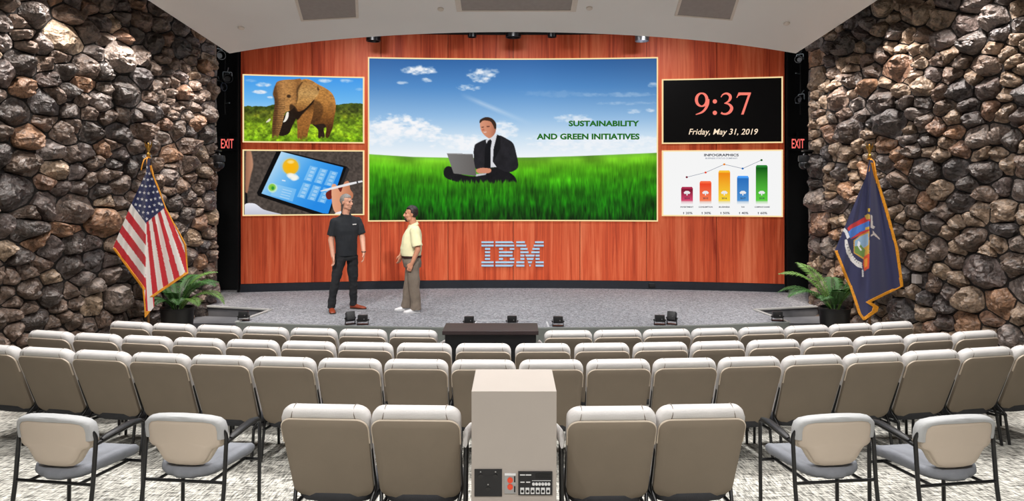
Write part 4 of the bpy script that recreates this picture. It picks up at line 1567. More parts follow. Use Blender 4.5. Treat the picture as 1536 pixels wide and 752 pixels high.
def disc(name, px, py, r, th, material, parent, y_off):
    x, z = cabpt(px, py)
    bm = bmesh.new()
    loft(bm, [[(x + rr * math.cos(2 * math.pi * k / 16), -y_off - t, z + rr * math.sin(2 * math.pi * k / 16)) for k in range(16)] for rr, t in ((r, 0), (r, th), (r * 0.75, th))])
    return bm_obj(name, bm, material, parent, angle=40)
p1 = plate('connector_plate', 711.7, 703.8, 753, 744.5, 0.006, M['black_plastic'])
for (x, y) in ((721, 714), (743.4, 714), (732.2, 733)):
    s = disc('power_socket', x, y, 0.0125, 0.004, M['black_metal'], p1, 0.006)
    disc('indicator_dot', x + (0 if y > 720 else 0), y - 6.5, 0.004, 0.002, M['steel'], p1, 0.006)
p2_ = plate('outlet_plate', 756.7, 710.5, 774, 740.3, 0.006, M['steel'])
plate('outlet_lip', 756.9, 710.2, 773.6, 713, 0.010, M['white_ink'], p2_)
for y in (720, 730):
    d = disc('red_outlet', 765.2, y, 0.0165, 0.005, M['red_outlet'], p2_, 0.006)
plate('switch_slot', 771, 714, 773, 723, 0.002, M['dark_gap'], p2_, 0.006, 0.0005)
plate('switch_slot', 771, 729, 773, 738, 0.002, M['dark_gap'], p2_, 0.006, 0.0005)
p3_ = plate('audio_panel', 777.3, 707.2, 828.5, 742.3, 0.008, M['black_plastic'])
for i in range(6):
    px = 783.3 + i * 7.75
    k = plate('jack', px - 2.9, 730.8, px + 2.9, 740.0, 0.006, M['white_ink'], p3_, 0.008)
    disc('jack_hole', px, 735.6, 0.0078, 0.003, M['dark_gap'], p3_, 0.014)
for i in range(6):
    px = 800.2 + i * 4.6
    disc('round_connector', px, 725.2, 0.0082, 0.008, M['white_ink'], p3_, 0.008)
for (a, b, y0, y1) in ((780, 787.6, 711.2, 712.8), (788.6, 796.8, 711.2, 712.8), (780.6, 786.8, 722, 723.6), (789.3, 795.2, 722, 723.6), (798, 826, 720.2, 720.9)):
    plate('panel_print', a, y0, b, y1, 0.0006, M['white_ink'], p3_, 0.008, 0.0)
plate('display_window', 803, 709.5, 826, 717.5, 0.001, M['dark_gap'], p3_, 0.008, 0.0)

# ------------------------------------------------------------------ dark console desk in the gap of the front row
M['dark_wood'] = mat('dark_brown_laminate', (52, 38, 38), 0.4, vary=0.15, scale=6)
desk = thing('console_desk', 'dark brown console desk standing in the gap of the front row', 'desk', (0, 7.38, 0))
bm = bmesh.new()
x0, x1 = (663 - CX) / F * 7.36, (808 - CX) / F * 7.36
box(bm, ((x0 + x1) / 2, 0.20, 0.92), (x1 - x0, 0.42, 0.045), 0.006)
bm_obj('desk_top', bm, M['dark_wood'], desk)
bm = bmesh.new()
box(bm, ((x0 + x1) / 2, 0.04, 0.46), (x1 - x0 - 0.06, 0.03, 0.87), 0.003)
bm_obj('back_panel', bm, M['black'], desk)
for x in (x0 + 0.04, x1 - 0.04):
    bm = bmesh.new()
    box(bm, (x, 0.22, 0.45), (0.03, 0.33, 0.893), 0.003)
    bm_obj('side_panel', bm, M['dark_wood'], desk)

# ------------------------------------------------------------------ flags on floor poles
M['gold'] = mat('gold_fringe', (226, 150, 34), 0.55, vary=0.2, scale=60, bump=0.4, bscale=220)
M['brass'] = mat('brass', (196, 150, 70), 0.3, 0.9, vary=0.1)
M['oak'] = mat('varnished_pole', (120, 84, 44), 0.4, vary=0.2)
CLOTH = attr_mat('flag_cloth', None, 0.75)

def flag(name, label, px0, py0, sc, D, left, right, apex_u, fold_u, colour, fringe_edges, fold_amp, sgn):
    """cloth hung from the pole head in folds that spread from the apex; left/right give the outline (v -> u) in a local drawing frame"""
    v0, v1 = left[0][1], left[-1][1]
    NR, NC = 330, 110
    vv = np.linspace(v0, v1, NR)
    lu = np.interp(vv, [p[1] for p in left], [p[0] for p in left])
    ru = np.interp(vv, [p[1] for p in right], [p[0] for p in right])
    t = np.linspace(0, 1, NC)
    U = lu[:, None] * (1 - t) + ru[:, None] * t
    V = np.repeat(vv[:, None], NC, 1)
    ang = (U - fold_u(V)) / (V - v0 + 60)
    reach = np.clip((V - v0) / (v1 - v0), 0, 1)
    # a deep centre fold, panels slanting away from it, finer ripples fanning out from the head
    d = fold_amp * (0.35 + reach) * (0.55 * np.exp(-(ang / 0.10) ** 2) - 0.35 * np.abs(ang) + 0.14 * np.cos(ang * 26) + 0.05 * np.cos(ang * 61 + 1))
    Y = D - d - 0.05
    X = (px0 + U / sc - CX) / F * Y
    Z = CAMZ - (py0 + V / sc - HY) / F * Y
    co = np.stack([X, Y, Z], -1).astype(np.float32)
    base = Vector(((px0 + apex_u / sc - CX) / F * D, D, 0))
    root = thing(name, label, 'flag', base)
    img = colour(U, V)
    fr = fringe_edges(U, V, lu[:, None], ru[:, None])
    idx = np.arange(NR * NC).reshape(NR, NC)
    q = np.stack([idx[:-1, :-1], idx[1:, :-1], idx[1:, 1:], idx[:-1, 1:]], -1).reshape(-1, 4)
    isf = fr.reshape(-1)[q].mean(1) > 0.5
    co = co.reshape(-1, 3) - np.array(base[:])
    col = lin_np(img.reshape(-1, 3))
    for nm, sel, m_ in (('cloth', ~isf, CLOTH), ('gold_fringe', isf, M['gold'])):
        qq = q[sel]
        used, inv = np.unique(qq, return_inverse=True)
        inv = inv.reshape(-1, 4)
        vs = co[used].copy()
        if nm == 'gold_fringe':
            vs[:, 1] -= 0.006
        me = bpy.data.meshes.new(nm)
        me.from_pydata(vs.tolist(), [], inv.tolist())
        me.update()
        me.shade_smooth()
        if nm == 'cloth':
            a = me.color_attributes.new('print', 'FLOAT_COLOR', 'POINT')
            rgba = np.ones((len(used), 4), np.float32)
            rgba[:, :3] = col[used]
            a.data.foreach_set('color', rgba.reshape(-1))
        me.materials.append(m_)
        o = bpy.data.objects.new(nm, me)
        put(o, root)
        if nm == 'gold_fringe':
            sd = o.modifiers.new('thickness', 'SOLIDIFY')
            sd.thickness = 0.012
    ztop = CAMZ - (py0 + (v0 - 10) / sc - HY) / F * D
    bm = bmesh.new()
    tube(bm, [(0, 0.0, 0.10), (0, 0.0, ztop)], 0.016, 10)
    bm_obj('pole', bm, M['oak'], root, angle=50)
    bm = bmesh.new()
    lathe(bm, [(0.19, 0.0), (0.19, 0.03), (0.15, 0.055), (0.06, 0.075), (0.03, 0.13), (0.026, 0.19)], n=28)
    bm_obj('floor_stand', bm, M['brass'], root, angle=45)
    # finial: ball, eagle body and raised wings
    bm = bmesh.new()
    lathe(bm, [(0.012, -0.02), (0.022, 0.0), (0.028, 0.02), (0.02, 0.04), (0.01, 0.05), (0.02, 0.075), (0.026, 0.10), (0.018, 0.13), (0.014, 0.15), (0.016, 0.165), (0.006, 0.18)], (0, 0, ztop), 12)
    for s in (-1, 1):
        loft(bm, [[(s * x, y, ztop + z) for x, y, z in r] for r in (((0.01, -0.01, 0.09), (0.01, 0.01, 0.09), (0.01, 0.01, 0.13), (0.01, -0.01, 0.13)),
                                                                    ((0.045, -0.004, 0.13), (0.045, 0.004, 0.13), (0.04, 0.004, 0.17), (0.04, -0.004, 0.17)),
                                                                    ((0.05, -0.002, 0.19), (0.05, 0.002, 0.19), (0.045, 0.002, 0.20), (0.045, -0.002, 0.20)))])
    bm_obj('eagle_finial', bm, M['brass'], root, angle=45)
    # gold cord tied at the head with two hanging ends
    bm = bmesh.new()
    for s, ln in ((-1, 0.14), (1, 0.30)):
        tube(bm, [(0, -0.03, ztop - 0.02), (s * 0.02, -0.07, ztop - 0.05), (s * 0.035, -0.085, ztop - 0.05 - ln * 0.5), (s * 0.05, -0.085, ztop - 0.05 - ln)], 0.008, 6)
    ringp = [(0.024 * math.cos(a), 0.024 * math.sin(a) - 0.002, ztop - 0.02) for a in [2 * math.pi * k / 10 for k in range(11)]]
    tube(bm, ringp, 0.009, 6)
    bm_obj('gold_cord', bm, M['gold'], root, angle=60)
    return root

RED, WHT, NAVY = np.array((190, 34, 44.0)), np.array((228, 222, 216.0)), np.array((36, 42, 84.0))
def us_colour(U, V):
    fold = 178 - 8 * (V - 120) / 500
    def bil(A, B, C, Dq):
        """inverse bilinear by iteration: s across A->B, t from AB to DC"""
        s = np.full(U.shape, 0.5); t = np.full(U.shape, 0.5)
        for _ in range(12):
            x = (1 - s) * (1 - t) * A[0] + s * (1 - t) * B[0] + s * t * C[0] + (1 - s) * t * Dq[0]
            y = (1 - s) * (1 - t) * A[1] + s * (1 - t) * B[1] + s * t * C[1] + (1 - s) * t * Dq[1]
            xs_ = (1 - t) * (B[0] - A[0]) + t * (C[0] - Dq[0]); ys_ = (1 - t) * (B[1] - A[1]) + t * (C[1] - Dq[1])
            xt = (1 - s) * (Dq[0] - A[0]) + s * (C[0] - B[0]); yt = (1 - s) * (Dq[1] - A[1]) + s * (C[1] - B[1])
            det = xs_ * yt - ys_ * xt
            det = np.where(np.abs(det) < 1e-3, 1e-3, det)
            ex, ey = x - U, y - V
            s = np.clip(s - (ex * yt - ey * xt) / det, -1.5, 2.5)
            t = np.clip(t - (xs_ * ey - ys_ * ex) / det, -1.5, 2.5)
        return s, t
    img = np.zeros(U.shape + (3,))
    lp = U < fold
    s, t = bil((118, 265), (172, 338), (166, 590), (48, 432))
    band = np.floor(t * 6.2).astype(int)
    imgL = np.where((band % 2 == 0)[..., None], WHT, RED)
    s2, t2 = bil((172, 338), (243, 280), (332, 525), (200, 640))
    band2 = np.floor(s2 * 6.4).astype(int)
    imgR = np.where((band2 % 2 == 1)[..., None], WHT, RED)
    imgL = np.where((t < 0)[..., None], NAVY, imgL)
    imgR = np.where((t2 < 0)[..., None], NAVY, imgR)
    img = np.where(lp[..., None], imgL, imgR)
    # stars of the canton
    nav = np.where(lp, t < -0.03, t2 < -0.02)
    for (u, v) in [(176, 128), (172, 150), (186, 152), (165, 172), (180, 175), (195, 172), (158, 196), (172, 200), (188, 198), (204, 200), (150, 222), (166, 224), (182, 226), (200, 222), (216, 220),
                   (142, 246), (158, 248), (174, 252), (192, 250), (208, 246), (226, 242), (134, 268), (150, 272), (168, 276), (186, 276), (204, 270), (222, 264), (144, 292), (162, 298), (180, 300), (198, 294), (158, 316), (176, 322), (232, 268), (214, 288)]:
        a = np.arctan2(V - v, U - u)
        r = np.hypot(U - u, V - v)
        m = (r < 3.4 + 2.0 * np.cos(5 * (a + math.pi / 2))) & nav
        img = np.where(m[..., None], np.array((236, 236, 236.0)), img)
    return img

def us_fringe(U, V, lu, ru):
    w = 9.0
    a = ((U - lu) * np.where(V < 588, 0.78, 1.5) < w) & (V > 430)
    b = ((ru - U) * 0.56 < w) & (V > 522) & (V < 616)
    c = ((ru - U) < 5.5) & (V > 120) & (V <= 524)
    e = (V > 668)
    return (a | b | c | e).astype(float)
us_left = [(178, 96), (172, 150), (118, 265), (48, 432), (160, 585), (166, 640), (169, 692)]
us_right = [(186, 96), (196, 140), (250, 280), (322, 420), (333, 526), (204, 614), (204, 652), (172, 692)]
flag('flag', 'red and white striped flag with white stars hanging on gold pole', 150, 200, 2.505, 9.0, us_left, us_right, 182, lambda V: 178 - 8 * (V - 120) / 500, us_colour, us_fringe, 0.22, 1)

def ny_colour(U, V):
    img = np.zeros(U.shape + (3,)) + np.array((50, 52, 88.0))
    def shape(pts, c):
        P = np.array(pts, float)
        ins = np.zeros(U.shape, bool)
        for i in range(len(P)):
            ax, ay = P[i]; bx, by = P[(i + 1) % len(P)]
            if ay != by:
                ins ^= ((ay > V) != (by > V)) & (U < (bx - ax) * (V - ay) / (by - ay) + ax)
        img[ins] = c
    # drawing frame of the close view -> flag frame
    def T2(pts):
        return [(195 + u * 2.785 / 6.2625, 195 + v * 2.785 / 6.2625) for u, v in pts]
    for pts, c in (
        ([(130, 270), (160, 235), (300, 160), (345, 150), (345, 200), (180, 265), (150, 300)], (196, 52, 52)),
        ([(140, 300), (175, 268), (335, 195), (338, 275), (250, 300), (160, 365)], (72, 124, 206)),
        ([(155, 370), (250, 305), (338, 268), (338, 300), (250, 330), (190, 360)], (206, 60, 50)),
        ([(190, 380), (250, 335), (338, 290), (338, 520), (285, 560), (192, 500)], (206, 160, 60)),
        ([(200, 385), (250, 345), (330, 310), (330, 420), (260, 470), (200, 470)], (146, 178, 206)),
        ([(198, 440), (255, 420), (300, 470), (290, 545), (200, 495)], (112, 146, 72)),
        ([(230, 380), (255, 400), (245, 440), (270, 470), (255, 480), (225, 430)], (232, 232, 236)),
        ([(285, 535), (340, 500), (335, 640), (290, 670), (280, 610)], (216, 74, 40)),
        ([(290, 560), (320, 545), (318, 620), (292, 640)], (232, 150, 46)),
        ([(80, 285), (105, 262), (130, 290), (155, 350), (130, 370), (108, 310)], (226, 226, 230)),
        ([(50, 262), (92, 250), (98, 280), (60, 284)], (196, 164, 130)),
        ([(108, 375), (128, 372), (150, 450), (180, 520), (225, 570), (268, 590), (272, 645), (225, 630), (165, 575), (125, 500), (108, 430)], (224, 222, 220)),
        ([(268, 655), (282, 655), (284, 725), (270, 725)], (220, 220, 222)),
        ([(292, 150), (325, 130), (345, 140), (345, 180), (310, 185)], (206, 170, 70)),
        ([(322, 82), (345, 78), (345, 110), (326, 112)], (216, 176, 60)),
        ([(352, 140), (366, 145), (372, 240), (392, 250), (380, 275), (352, 262)], (206, 200, 196)),
        ([(372, 290), (440, 368), (430, 372), (380, 330), (352, 345), (352, 330), (372, 318)], (206, 196, 190)),
        ([(300, 260), (338, 250), (338, 275), (300, 282)], (226, 190, 70))):
        shape(T2(pts), np.array(c, float))
    # motto letters on the scroll, as small dark strokes
    for (u, v, a) in [(128, 420, 60), (137, 448, 62), (148, 476, 60), (160, 502, 55), (174, 525, 48), (190, 545, 42), (206, 562, 36), (222, 578, 32), (238, 590, 28)]:
        ca, sa = math.cos(math.radians(a)), math.sin(math.radians(a))
        shape(T2([(u - 9 * sa - 3 * ca, v + 9 * ca - 3 * sa), (u + 9 * sa - 3 * ca, v - 9 * ca - 3 * sa), (u + 9 * sa + 3 * ca, v - 9 * ca + 3 * sa), (u - 9 * sa + 3 * ca, v + 9 * ca + 3 * sa)]), np.array((60, 60, 66.0)))
    return img
def ny_fringe(U, V, lu, ru):
    w = 10.0
    a = ((U - lu) * 0.80 < w) & (V > 405)
    b = ((ru - U) * 0.42 < w) & (V > 566)
    c = ((ru - U) < 13) & (V > 40) & (V <= 570)
    e = (V > 684)
    return (a | b | c | e).astype(float)
ny_left = [(345, 28), (330, 100), (262, 260), (200, 410), (262, 560), (298, 670), (318, 697)]
ny_right = [(362, 28), (376, 90), (420, 230), (466, 400), (487, 556), (352, 622), (384, 642), (380, 660), (326, 697)]
flag('flag', 'dark blue flag with a coloured crest and gold fringe on pole', 1180, 230, 2.785, 9.0, ny_left, ny_right, 346, lambda V: 352 - 6 * (V - 40) / 600, ny_colour, ny_fringe, 0.22, -1)

# ------------------------------------------------------------------ potted palms by the stage steps
def leaf_mat(name, c):
    m = mat(name, c, 0.45, vary=0.3, scale=9)
    m.node_tree.nodes['Principled BSDF'].inputs['Subsurface Weight'].default_value = 0.0
    return m
M['frond'] = leaf_mat('palm_green', (58, 104, 44))
M['frond_light'] = leaf_mat('palm_light_green', (104, 142, 66))
M['soil'] = mat('dark_soil', (34, 28, 22), 0.95, vary=0.3, bump=0.8, bscale=60)
def palm(label, px, D, pot_h, pot_r, seed, fronds):
    X = (px - CX) / F * D
    t = thing('potted_palm', label, 'plant', (X, D, 0), 0, 'potted palms beside the stage steps')
    bm = bmesh.new()
    lathe(bm, [(pot_r * 0.72, 0.001), (pot_r * 0.78, 0.03), (pot_r * 0.97, pot_h - 0.06), (pot_r, pot_h - 0.05), (pot_r, pot_h), (pot_r * 0.9, pot_h), (pot_r * 0.86, pot_h - 0.06)], n=28)
    bm_obj('pot', bm, M['black_plastic'], t, angle=40)
    bm = bmesh.new()
    lathe(bm, [(0.001, pot_h - 0.03), (pot_r * 0.5, pot_h - 0.025), (pot_r * 0.88, pot_h - 0.045)], n=24, cap=False)
    bm_obj('soil', bm, M['soil'], t)
    rng = random.Random(seed)
    for i, (az, el, ln, droop, light) in enumerate(fronds):
        # rachis starting at the soil, arching over; leaflets both sides
        if math.sin(az) < -0.4:
            ln *= 0.72
        dirv = Vector((math.cos(az), math.sin(az), 0))
        p = Vector((dirv.x * 0.05, dirv.y * 0.05, pot_h - 0.04))
        pts = [p.copy()]
        N = 16
        e = el
        for k in range(N):
            stp = ln / N
            p = p + (dirv * math.cos(e) + Vector((0, 0, 1)) * math.sin(e)) * stp
            e -= droop / N * (0.4 + 1.5 * k / N)
            pts.append(p.copy())
        bm = bmesh.new()
        tube(bm, pts, [0.009 - 0.0065 * k / N for k in range(N + 1)], 5)
        side = Vector((-dirv.y, dirv.x, 0))
        for k in range(4, N + 1):
            d = (pts[k] - pts[k - 1]).normalized()
            upn = side.cross(d)
            if upn.z < 0:
                upn = -upn
            for sub in (0.0, 0.5):
                base = pts[k - 1].lerp(pts[k], sub)
                fr = (k + sub - 4) / (N - 4)
                ll = ln * 0.30 * math.sin(math.pi * (0.16 + 0.78 * min(1, fr))) * rng.uniform(0.9, 1.1)
                for s in (-1, 1):
                    ax = (side * s * 0.85 + d * 0.75 + upn * 0.12).normalized()
                    tip = base + ax * ll + Vector((0, 0, -0.22 * ll))
                    mid = base + ax * ll * 0.5 + Vector((0, 0, 0.02 * ll))
                    w = ax.cross(upn).normalized() * 0.011
                    v = [bm.verts.new(q) for q in (base, mid + w, tip, mid - w)]
                    c = bm.verts.new(mid + upn * 0.004)
                    for a_, b_ in ((0, 1), (1, 2), (2, 3), (3, 0)):
                        bm.faces.new((v[a_], v[b_], c))
        bm_obj('frond', bm, M['frond_light'] if light else M['frond'], t)
    return t
fl_l = [(-0.5, 1.0, 0.72, 2.0, 1), (0.15, 0.95, 0.75, 2.2, 1), (-1.1, 1.1, 0.66, 1.9, 0), (0.7, 1.2, 0.7, 1.6, 0), (-1.9, 1.05, 0.62, 1.8, 0), (2.4, 1.15, 0.65, 1.6, 0), (1.5, 1.25, 0.72, 1.4, 0), (-2.6, 1.1, 0.62, 1.8, 0), (0.4, 1.4, 0.78, 1.5, 1), (-0.2, 1.3, 0.8, 1.9, 0), (-1.5, 1.35, 0.6, 1.3, 0), (3.1, 1.35, 0.6, 1.4, 0)]
palm('potted palm in a black pot behind the striped flag', 266, 9.52, 0.80, 0.225, 4, fl_l)
fl_r = [(2.7, 0.85, 0.82, 1.5, 0), (3.25, 0.95, 0.78, 1.7, 0), (2.2, 1.25, 0.86, 1.0, 1), (3.9, 1.05, 0.72, 1.6, 0), (-1.2, 1.3, 0.72, 1.0, 1), (-0.7, 1.25, 0.74, 1.1, 1), (0.2, 1.1, 0.7, 1.5, 0), (1.2, 1.2, 0.7, 1.4, 0), (-1.8, 1.25, 0.68, 1.2, 0), (2.95, 1.15, 0.95, 1.4, 1), (4.5, 1.3, 0.7, 1.2, 0), (-0.2, 1.35, 0.75, 1.1, 0)]
palm('potted palm in a black pot beside the blue flag', 1252, 9.52, 0.80, 0.21, 8, fl_r)

# ------------------------------------------------------------------ small black footlights along the stage front
def stage_pt(px, py):
    D = (CAMZ - STZ) * F / (py - HY)
    return Vector(((px - CX) / F * D, D, STZ))
def footlight(px, py, tall, rz, label):
    p = stage_pt(px, py)
    p.y = max(p.y, stage_edge(p.x) + 0.13)
    t = thing('footlight', label, 'stage light', (p.x, p.y, STZ + 0.001), rz, 'small black lights along the stage front')
    h = 0.165 if tall else 0.125
    w = 0.12 if tall else 0.135
    bm = bmesh.new()
    rot = Matrix.Rotation(math.radians(-24 if tall else -8), 4, 'X')
    box(bm, (0, 0.0, h * 0.58 + 0.02), (w, 0.11, h * 0.78), 0.01, rot)
    body = bm_obj('lamp_housing', bm, M['black_plastic'], t, angle=40)
    bm = bmesh.new()
    box(bm, (0, 0, 0.006), (w + 0.03, 0.06, 0.012), 0.002)
    for s in (-1, 1):
        box(bm, (s * (w / 2 + 0.009), 0, h * 0.32), (0.008, 0.035, h * 0.64), 0.001)
    bm_obj('yoke', bm, M['black_metal'], t)
    for s in (-1, 1):
        bm = bmesh.new()
        c = Vector((s * (w / 2 + 0.017), 0, h * 0.55))
        loft(bm, [[c + Vector((s * q, r * math.cos(a), r * math.sin(a))) for a in [2 * math.pi * k / 8 for k in range(8)]] for q, r in ((-0.006, 0.012), (0.006, 0.012))])
        bm_obj('knob', bm, M['black_metal'], t)
    bm = bmesh.new()
    c = rot @ Vector((0, -0.056, 0)) + Vector((w * 0.18, 0, h * 0.5 + 0.02))
    loft(bm, [[c + Vector((r * math.cos(a), q, r * math.sin(a))) for a in [2 * math.pi * k / 10 for k in range(10)]] for q, r in ((0.004, 0.008), (-0.004, 0.008))])
    bm_obj('indicator', bm, M['steel'], body)
    return t
for px, py, tall, rz, lb in ((363, 483, 0, 0.2, 'small black stage light by the steps on the striped flag side'),
                             (522, 490, 1, 0.5, 'taller tilted black stage light in front of the man in black'),
                             (541, 490.5, 0, 0.1, 'low black stage light next to the tilted one before the men'),
                             (703, 492, 0, 0.0, 'small black stage light behind desk end towards the standing men'),
                             (768, 489, 0, 0.0, 'small black stage light behind the middle of the console desk'),
                             (838, 493, 0, 0.0, 'single black stage light just past the console desk, blue flag side'),
                             (993, 491, 0, -0.1, 'low black stage light next to tilted one, blue flag side'),
                             (1011, 490, 1, -0.5, 'taller tilted black stage light on the blue flag side'),
                             (1169, 483.5, 0, -0.2, 'small black stage light by the steps on the blue flag side')):
    footlight(px, py, tall, rz, lb)
# white tape lines marking the middle of the stage floor
M['tape'] = mat('white_tape', (200, 202, 206), 0.6, vary=0.05)
for (a, b, lb) in (((716, 481), (808, 481), 'thin white tape line on stage floor behind the console desk'), ((714, 483), (711, 490), 'short white tape mark on stage edge, standing men side'), ((820, 483), (823, 491), 'short white tape mark on stage edge, blue flag side')):
    p, q = stage_pt(*a), stage_pt(*b)
    d = q - p
    bm = bmesh.new()
    box(bm, (p + q) / 2 + Vector((0, 0, 0.003)), (d.length, 0.025, 0.003), 0, Matrix.Rotation(math.atan2(d.y, d.x), 4, 'Z'))
    tag(bm_obj('floor_tape', bm, M['tape']), lb, 'tape')

# ------------------------------------------------------------------ exit signs, cameras and lamps in the wings
EXIT_RED = emis('exit_red', (255, 112, 104), 1.1)
def flat_text(body, w, h, material, parent, name, loc, th=0.004, bold=0.0):
    me = text_mesh(body, bold)
    co = np.array([v.co[:] for v in me.vertices])
    a, b = co.min(0), co.max(0)
    for v in me.vertices:
        v.co = Vector((loc[0] + ((v.co.x - a[0]) / (b[0] - a[0]) - 0.5) * w, loc[1], loc[2] + ((v.co.y - a[1]) / (b[1] - a[1]) - 0.5) * h))
    me.materials.clear()
    me.materials.append(material)
    return put(bpy.data.objects.new(name, me), parent)
def at(px, py, D):
    return Vector(((px - CX) / F * D, D, CAMZ - (py - HY) / F * D))
for px, lb in ((340.5, 'lit red EXIT sign in the black wing beside striped flag'), (1197.5, 'lit red EXIT sign in the black wing beside blue flag')):
    c = at(px, 215.5, 12.5)
    t = thing('exit_sign', lb, 'sign', c)
    bm = bmesh.new()
    box(bm, (0, 0.05, 0), (0.36, 0.07, 0.27), 0.01)
    bm_obj('sign_box', bm, M['black_plastic'], t)
    # tall narrow letters
    flat_text('EXIT', 0.235, 0.175, EXIT_RED, t, 'exit_letters', (0, 0.012, 0), bold=0.008)
    bm = bmesh.new()
    box(bm, (0, 0.06, 0.17), (0.05, 0.05, 0.08), 0.004)
    bm_obj('mount', bm, M['black_metal'], t)

def ptz(px, py, D, sx, label):
    c = at(px, py, D)
    t = thing('stage_camera', label, 'camera', c)
    bm = bmesh.new()
    tube(bm, arc_pts([(sx * 0.15, 0.05, 0.10), (sx * 0.02, 0.02, 0.10), (-sx * 0.01, 0.0, 0.02)], 0.05), 0.02, 8)
    box(bm, (sx * 0.075, 0.03, 0.13), (0.17, 0.10, 0.03), 0.006)
    bm_obj('bracket', bm, M['black_metal'], t, angle=40)
    bm = bmesh.new()
    lathe(bm, [(0.02, 0.06), (0.085, 0.05), (0.095, 0.0), (0.09, -0.05), (0.05, -0.06)], n=20)
    bm_obj('camera_base', bm, M['black_plastic'], t, angle=40)
    bm = bmesh.new()
    bmesh.ops.create_uvsphere(bm, u_segments=18, v_segments=12, radius=0.085, matrix=Matrix.Translation((0, -0.01, -0.10)))
    head = bm_obj('camera_head', bm, M['black_plastic'], t, angle=60)
    bm = bmesh.new()
    c2 = Vector((0, -0.09, -0.12))
    loft(bm, [[c2 + Vector((r * math.cos(a), q, r * math.sin(a))) for a in [2 * math.pi * k / 16 for k in range(16)]] for q, r in ((0.03, 0.045), (-0.03, 0.045), (-0.03, 0.034), (-0.018, 0.03))])
    bm_obj('lens', bm, M['black_metal'], head, angle=40)
ptz(329, 238, 11.14, -1, 'black camera on a bracket at stone wall corner, striped flag side')
ptz(1206, 238, 11.14, 1, 'black camera on a bracket at stone wall corner, blue flag side')

# side lamps on a pipe in the wing behind the striped flag
M['grey_metal'] = mat('cool_grey_metal', (130, 140, 144), 0.4, 0.6, vary=0.1)
def wing_lamp(px, py, D, rz, sc, label):
    c = at(px, py, D)
    t = thing('side_lamp', label, 'stage light', c, rz, 'side lamps in the wings')
    bm = bmesh.new()
    c0 = Vector((0, 0, 0))
    loft(bm, [[Vector((r * math.cos(a), q, r * math.sin(a))) * sc for a in [2 * math.pi * k / 14 for k in range(14)]] for q, r in ((0.14, 0.03), (0.10, 0.06), (-0.05, 0.065), (-0.12, 0.085), (-0.12, 0.075), (-0.06, 0.05))])
    bm_obj('lamp_can', bm, M['black_metal'], t, angle=40)
    bm = bmesh.new()
    tube(bm, arc_pts([(-0.075 * sc, 0, 0), (-0.075 * sc, 0, 0.13 * sc), (0.075 * sc, 0, 0.13 * sc), (0.075 * sc, 0, 0)], 0.02), 0.009, 6)
    tube(bm, [(0, 0, 0.13 * sc), (0.02, 0.05, 0.22 * sc)], 0.01, 6)
    bm_obj('yoke', bm, M['grey_metal'], t, angle=40)
for i, (px, py, rz, sc, lb) in enumerate(((327, 84, 0.9, 1.0, 'black side lamp high in the striped flag wing, just under the ceiling'),
                                          (341, 119, 0.5, 1.0, 'black side lamp hung in the middle of the striped flag wing'),
                                          (329, 131, 1.2, 0.9, 'black side lamp hung beside the stones in the striped flag wing'),
                                          (1200, 90, -0.7, 0.8, 'black side lamp high in the blue flag wing, just under the ceiling'),
                                          (1202, 150, -1.0, 0.8, 'black side lamp half way up the blue flag wing'))):
    wing_lamp(px, py, 12.05, rz, sc, lb)
for sx, lb in ((-1, 'thin black lamp pipe hanging in the wing by striped flag'), (1, 'thin black lamp pipe hanging in the wing by blue flag')):
    t = thing('lamp_pipe', lb, 'pipe', (sx * 5.36, 12.42, 3.85))
    bm = bmesh.new()
    tube(bm, [(0, 0, 0), (0, 0, 6.22 - 3.85)], 0.02, 8)
    bm_obj('pipe', bm, M['black_metal'], t, angle=40)
    for z in (0.2, 0.75, 1.15):
        bm = bmesh.new()
        tube(bm, [(0, 0, z), (-sx * 0.12, -0.08, z)], 0.012, 6)
        bm_obj('cross_arm', bm, M['grey_metal'], t)

# stage lamps hanging over the wooden wall, just below the bowed ceiling edge
LENS = emis('lamp_lens', (214, 226, 255), 2.0)
def hanging_lamp(px, py, D, r, lit, label):
    c = at(px, py, D)
    t = thing('hanging_stage_lamp', label, 'stage light', c, 0, 'stage lamps hung above the wooden wall')
    bm = bmesh.new()
    lathe(bm, [(r * 0.6, 0.26), (r * 0.9, 0.2), (r, 0.05), (r, -0.06), (r * 0.9, -0.06), (r * 0.85, 0.0)], n=20)
    bm_obj('lamp_can', bm, M['black_metal'] if not lit else M['steel'], t, angle=40)
    bm = bmesh.new()
    lathe(bm, [(r * 0.86, 0.0), (r * 0.5, -0.02), (0.002, -0.025)], n=18, cap=False)
    bm_obj('lens', bm, LENS if lit else M['black_plastic'], t, angle=40)
    bm = bmesh.new()
    tube(bm, [(0, 0, 0.25), (0, 0, 6.24 - c.z)], 0.015, 6)
    bm_obj('drop_rod', bm, M['black_metal'], t)
for px, py, r, lit, lb in ((770, 51.5, 0.14, 0, 'wide black stage lamp over the middle of the wooden wall'),
                           (708, 51, 0.08, 0, 'small black stage lamp above large screen, on the striped flag side'),
                           (828, 51, 0.08, 0, 'small black stage lamp above large screen, on the blue flag side'),
                           (963, 57, 0.13, 1, 'lit silver stage lamp above the large screen corner'),
                           (560, 57, 0.13, 0, 'flat black stage lamp above the large screen corner, elephant side')):
    hanging_lamp(px, py, 12.2, r, lit, lb)
# small floor box on the base strip, wall plate on the stones
bm = bmesh.new()
c = wp(978, 428, 0.03)
box(bm, c, (0.12, 0.04, 0.07), 0.006)
tag(bm_obj('cable_outlet', bm, M['black_plastic']), 'small black cable outlet on the base strip under the wood', 'outlet')

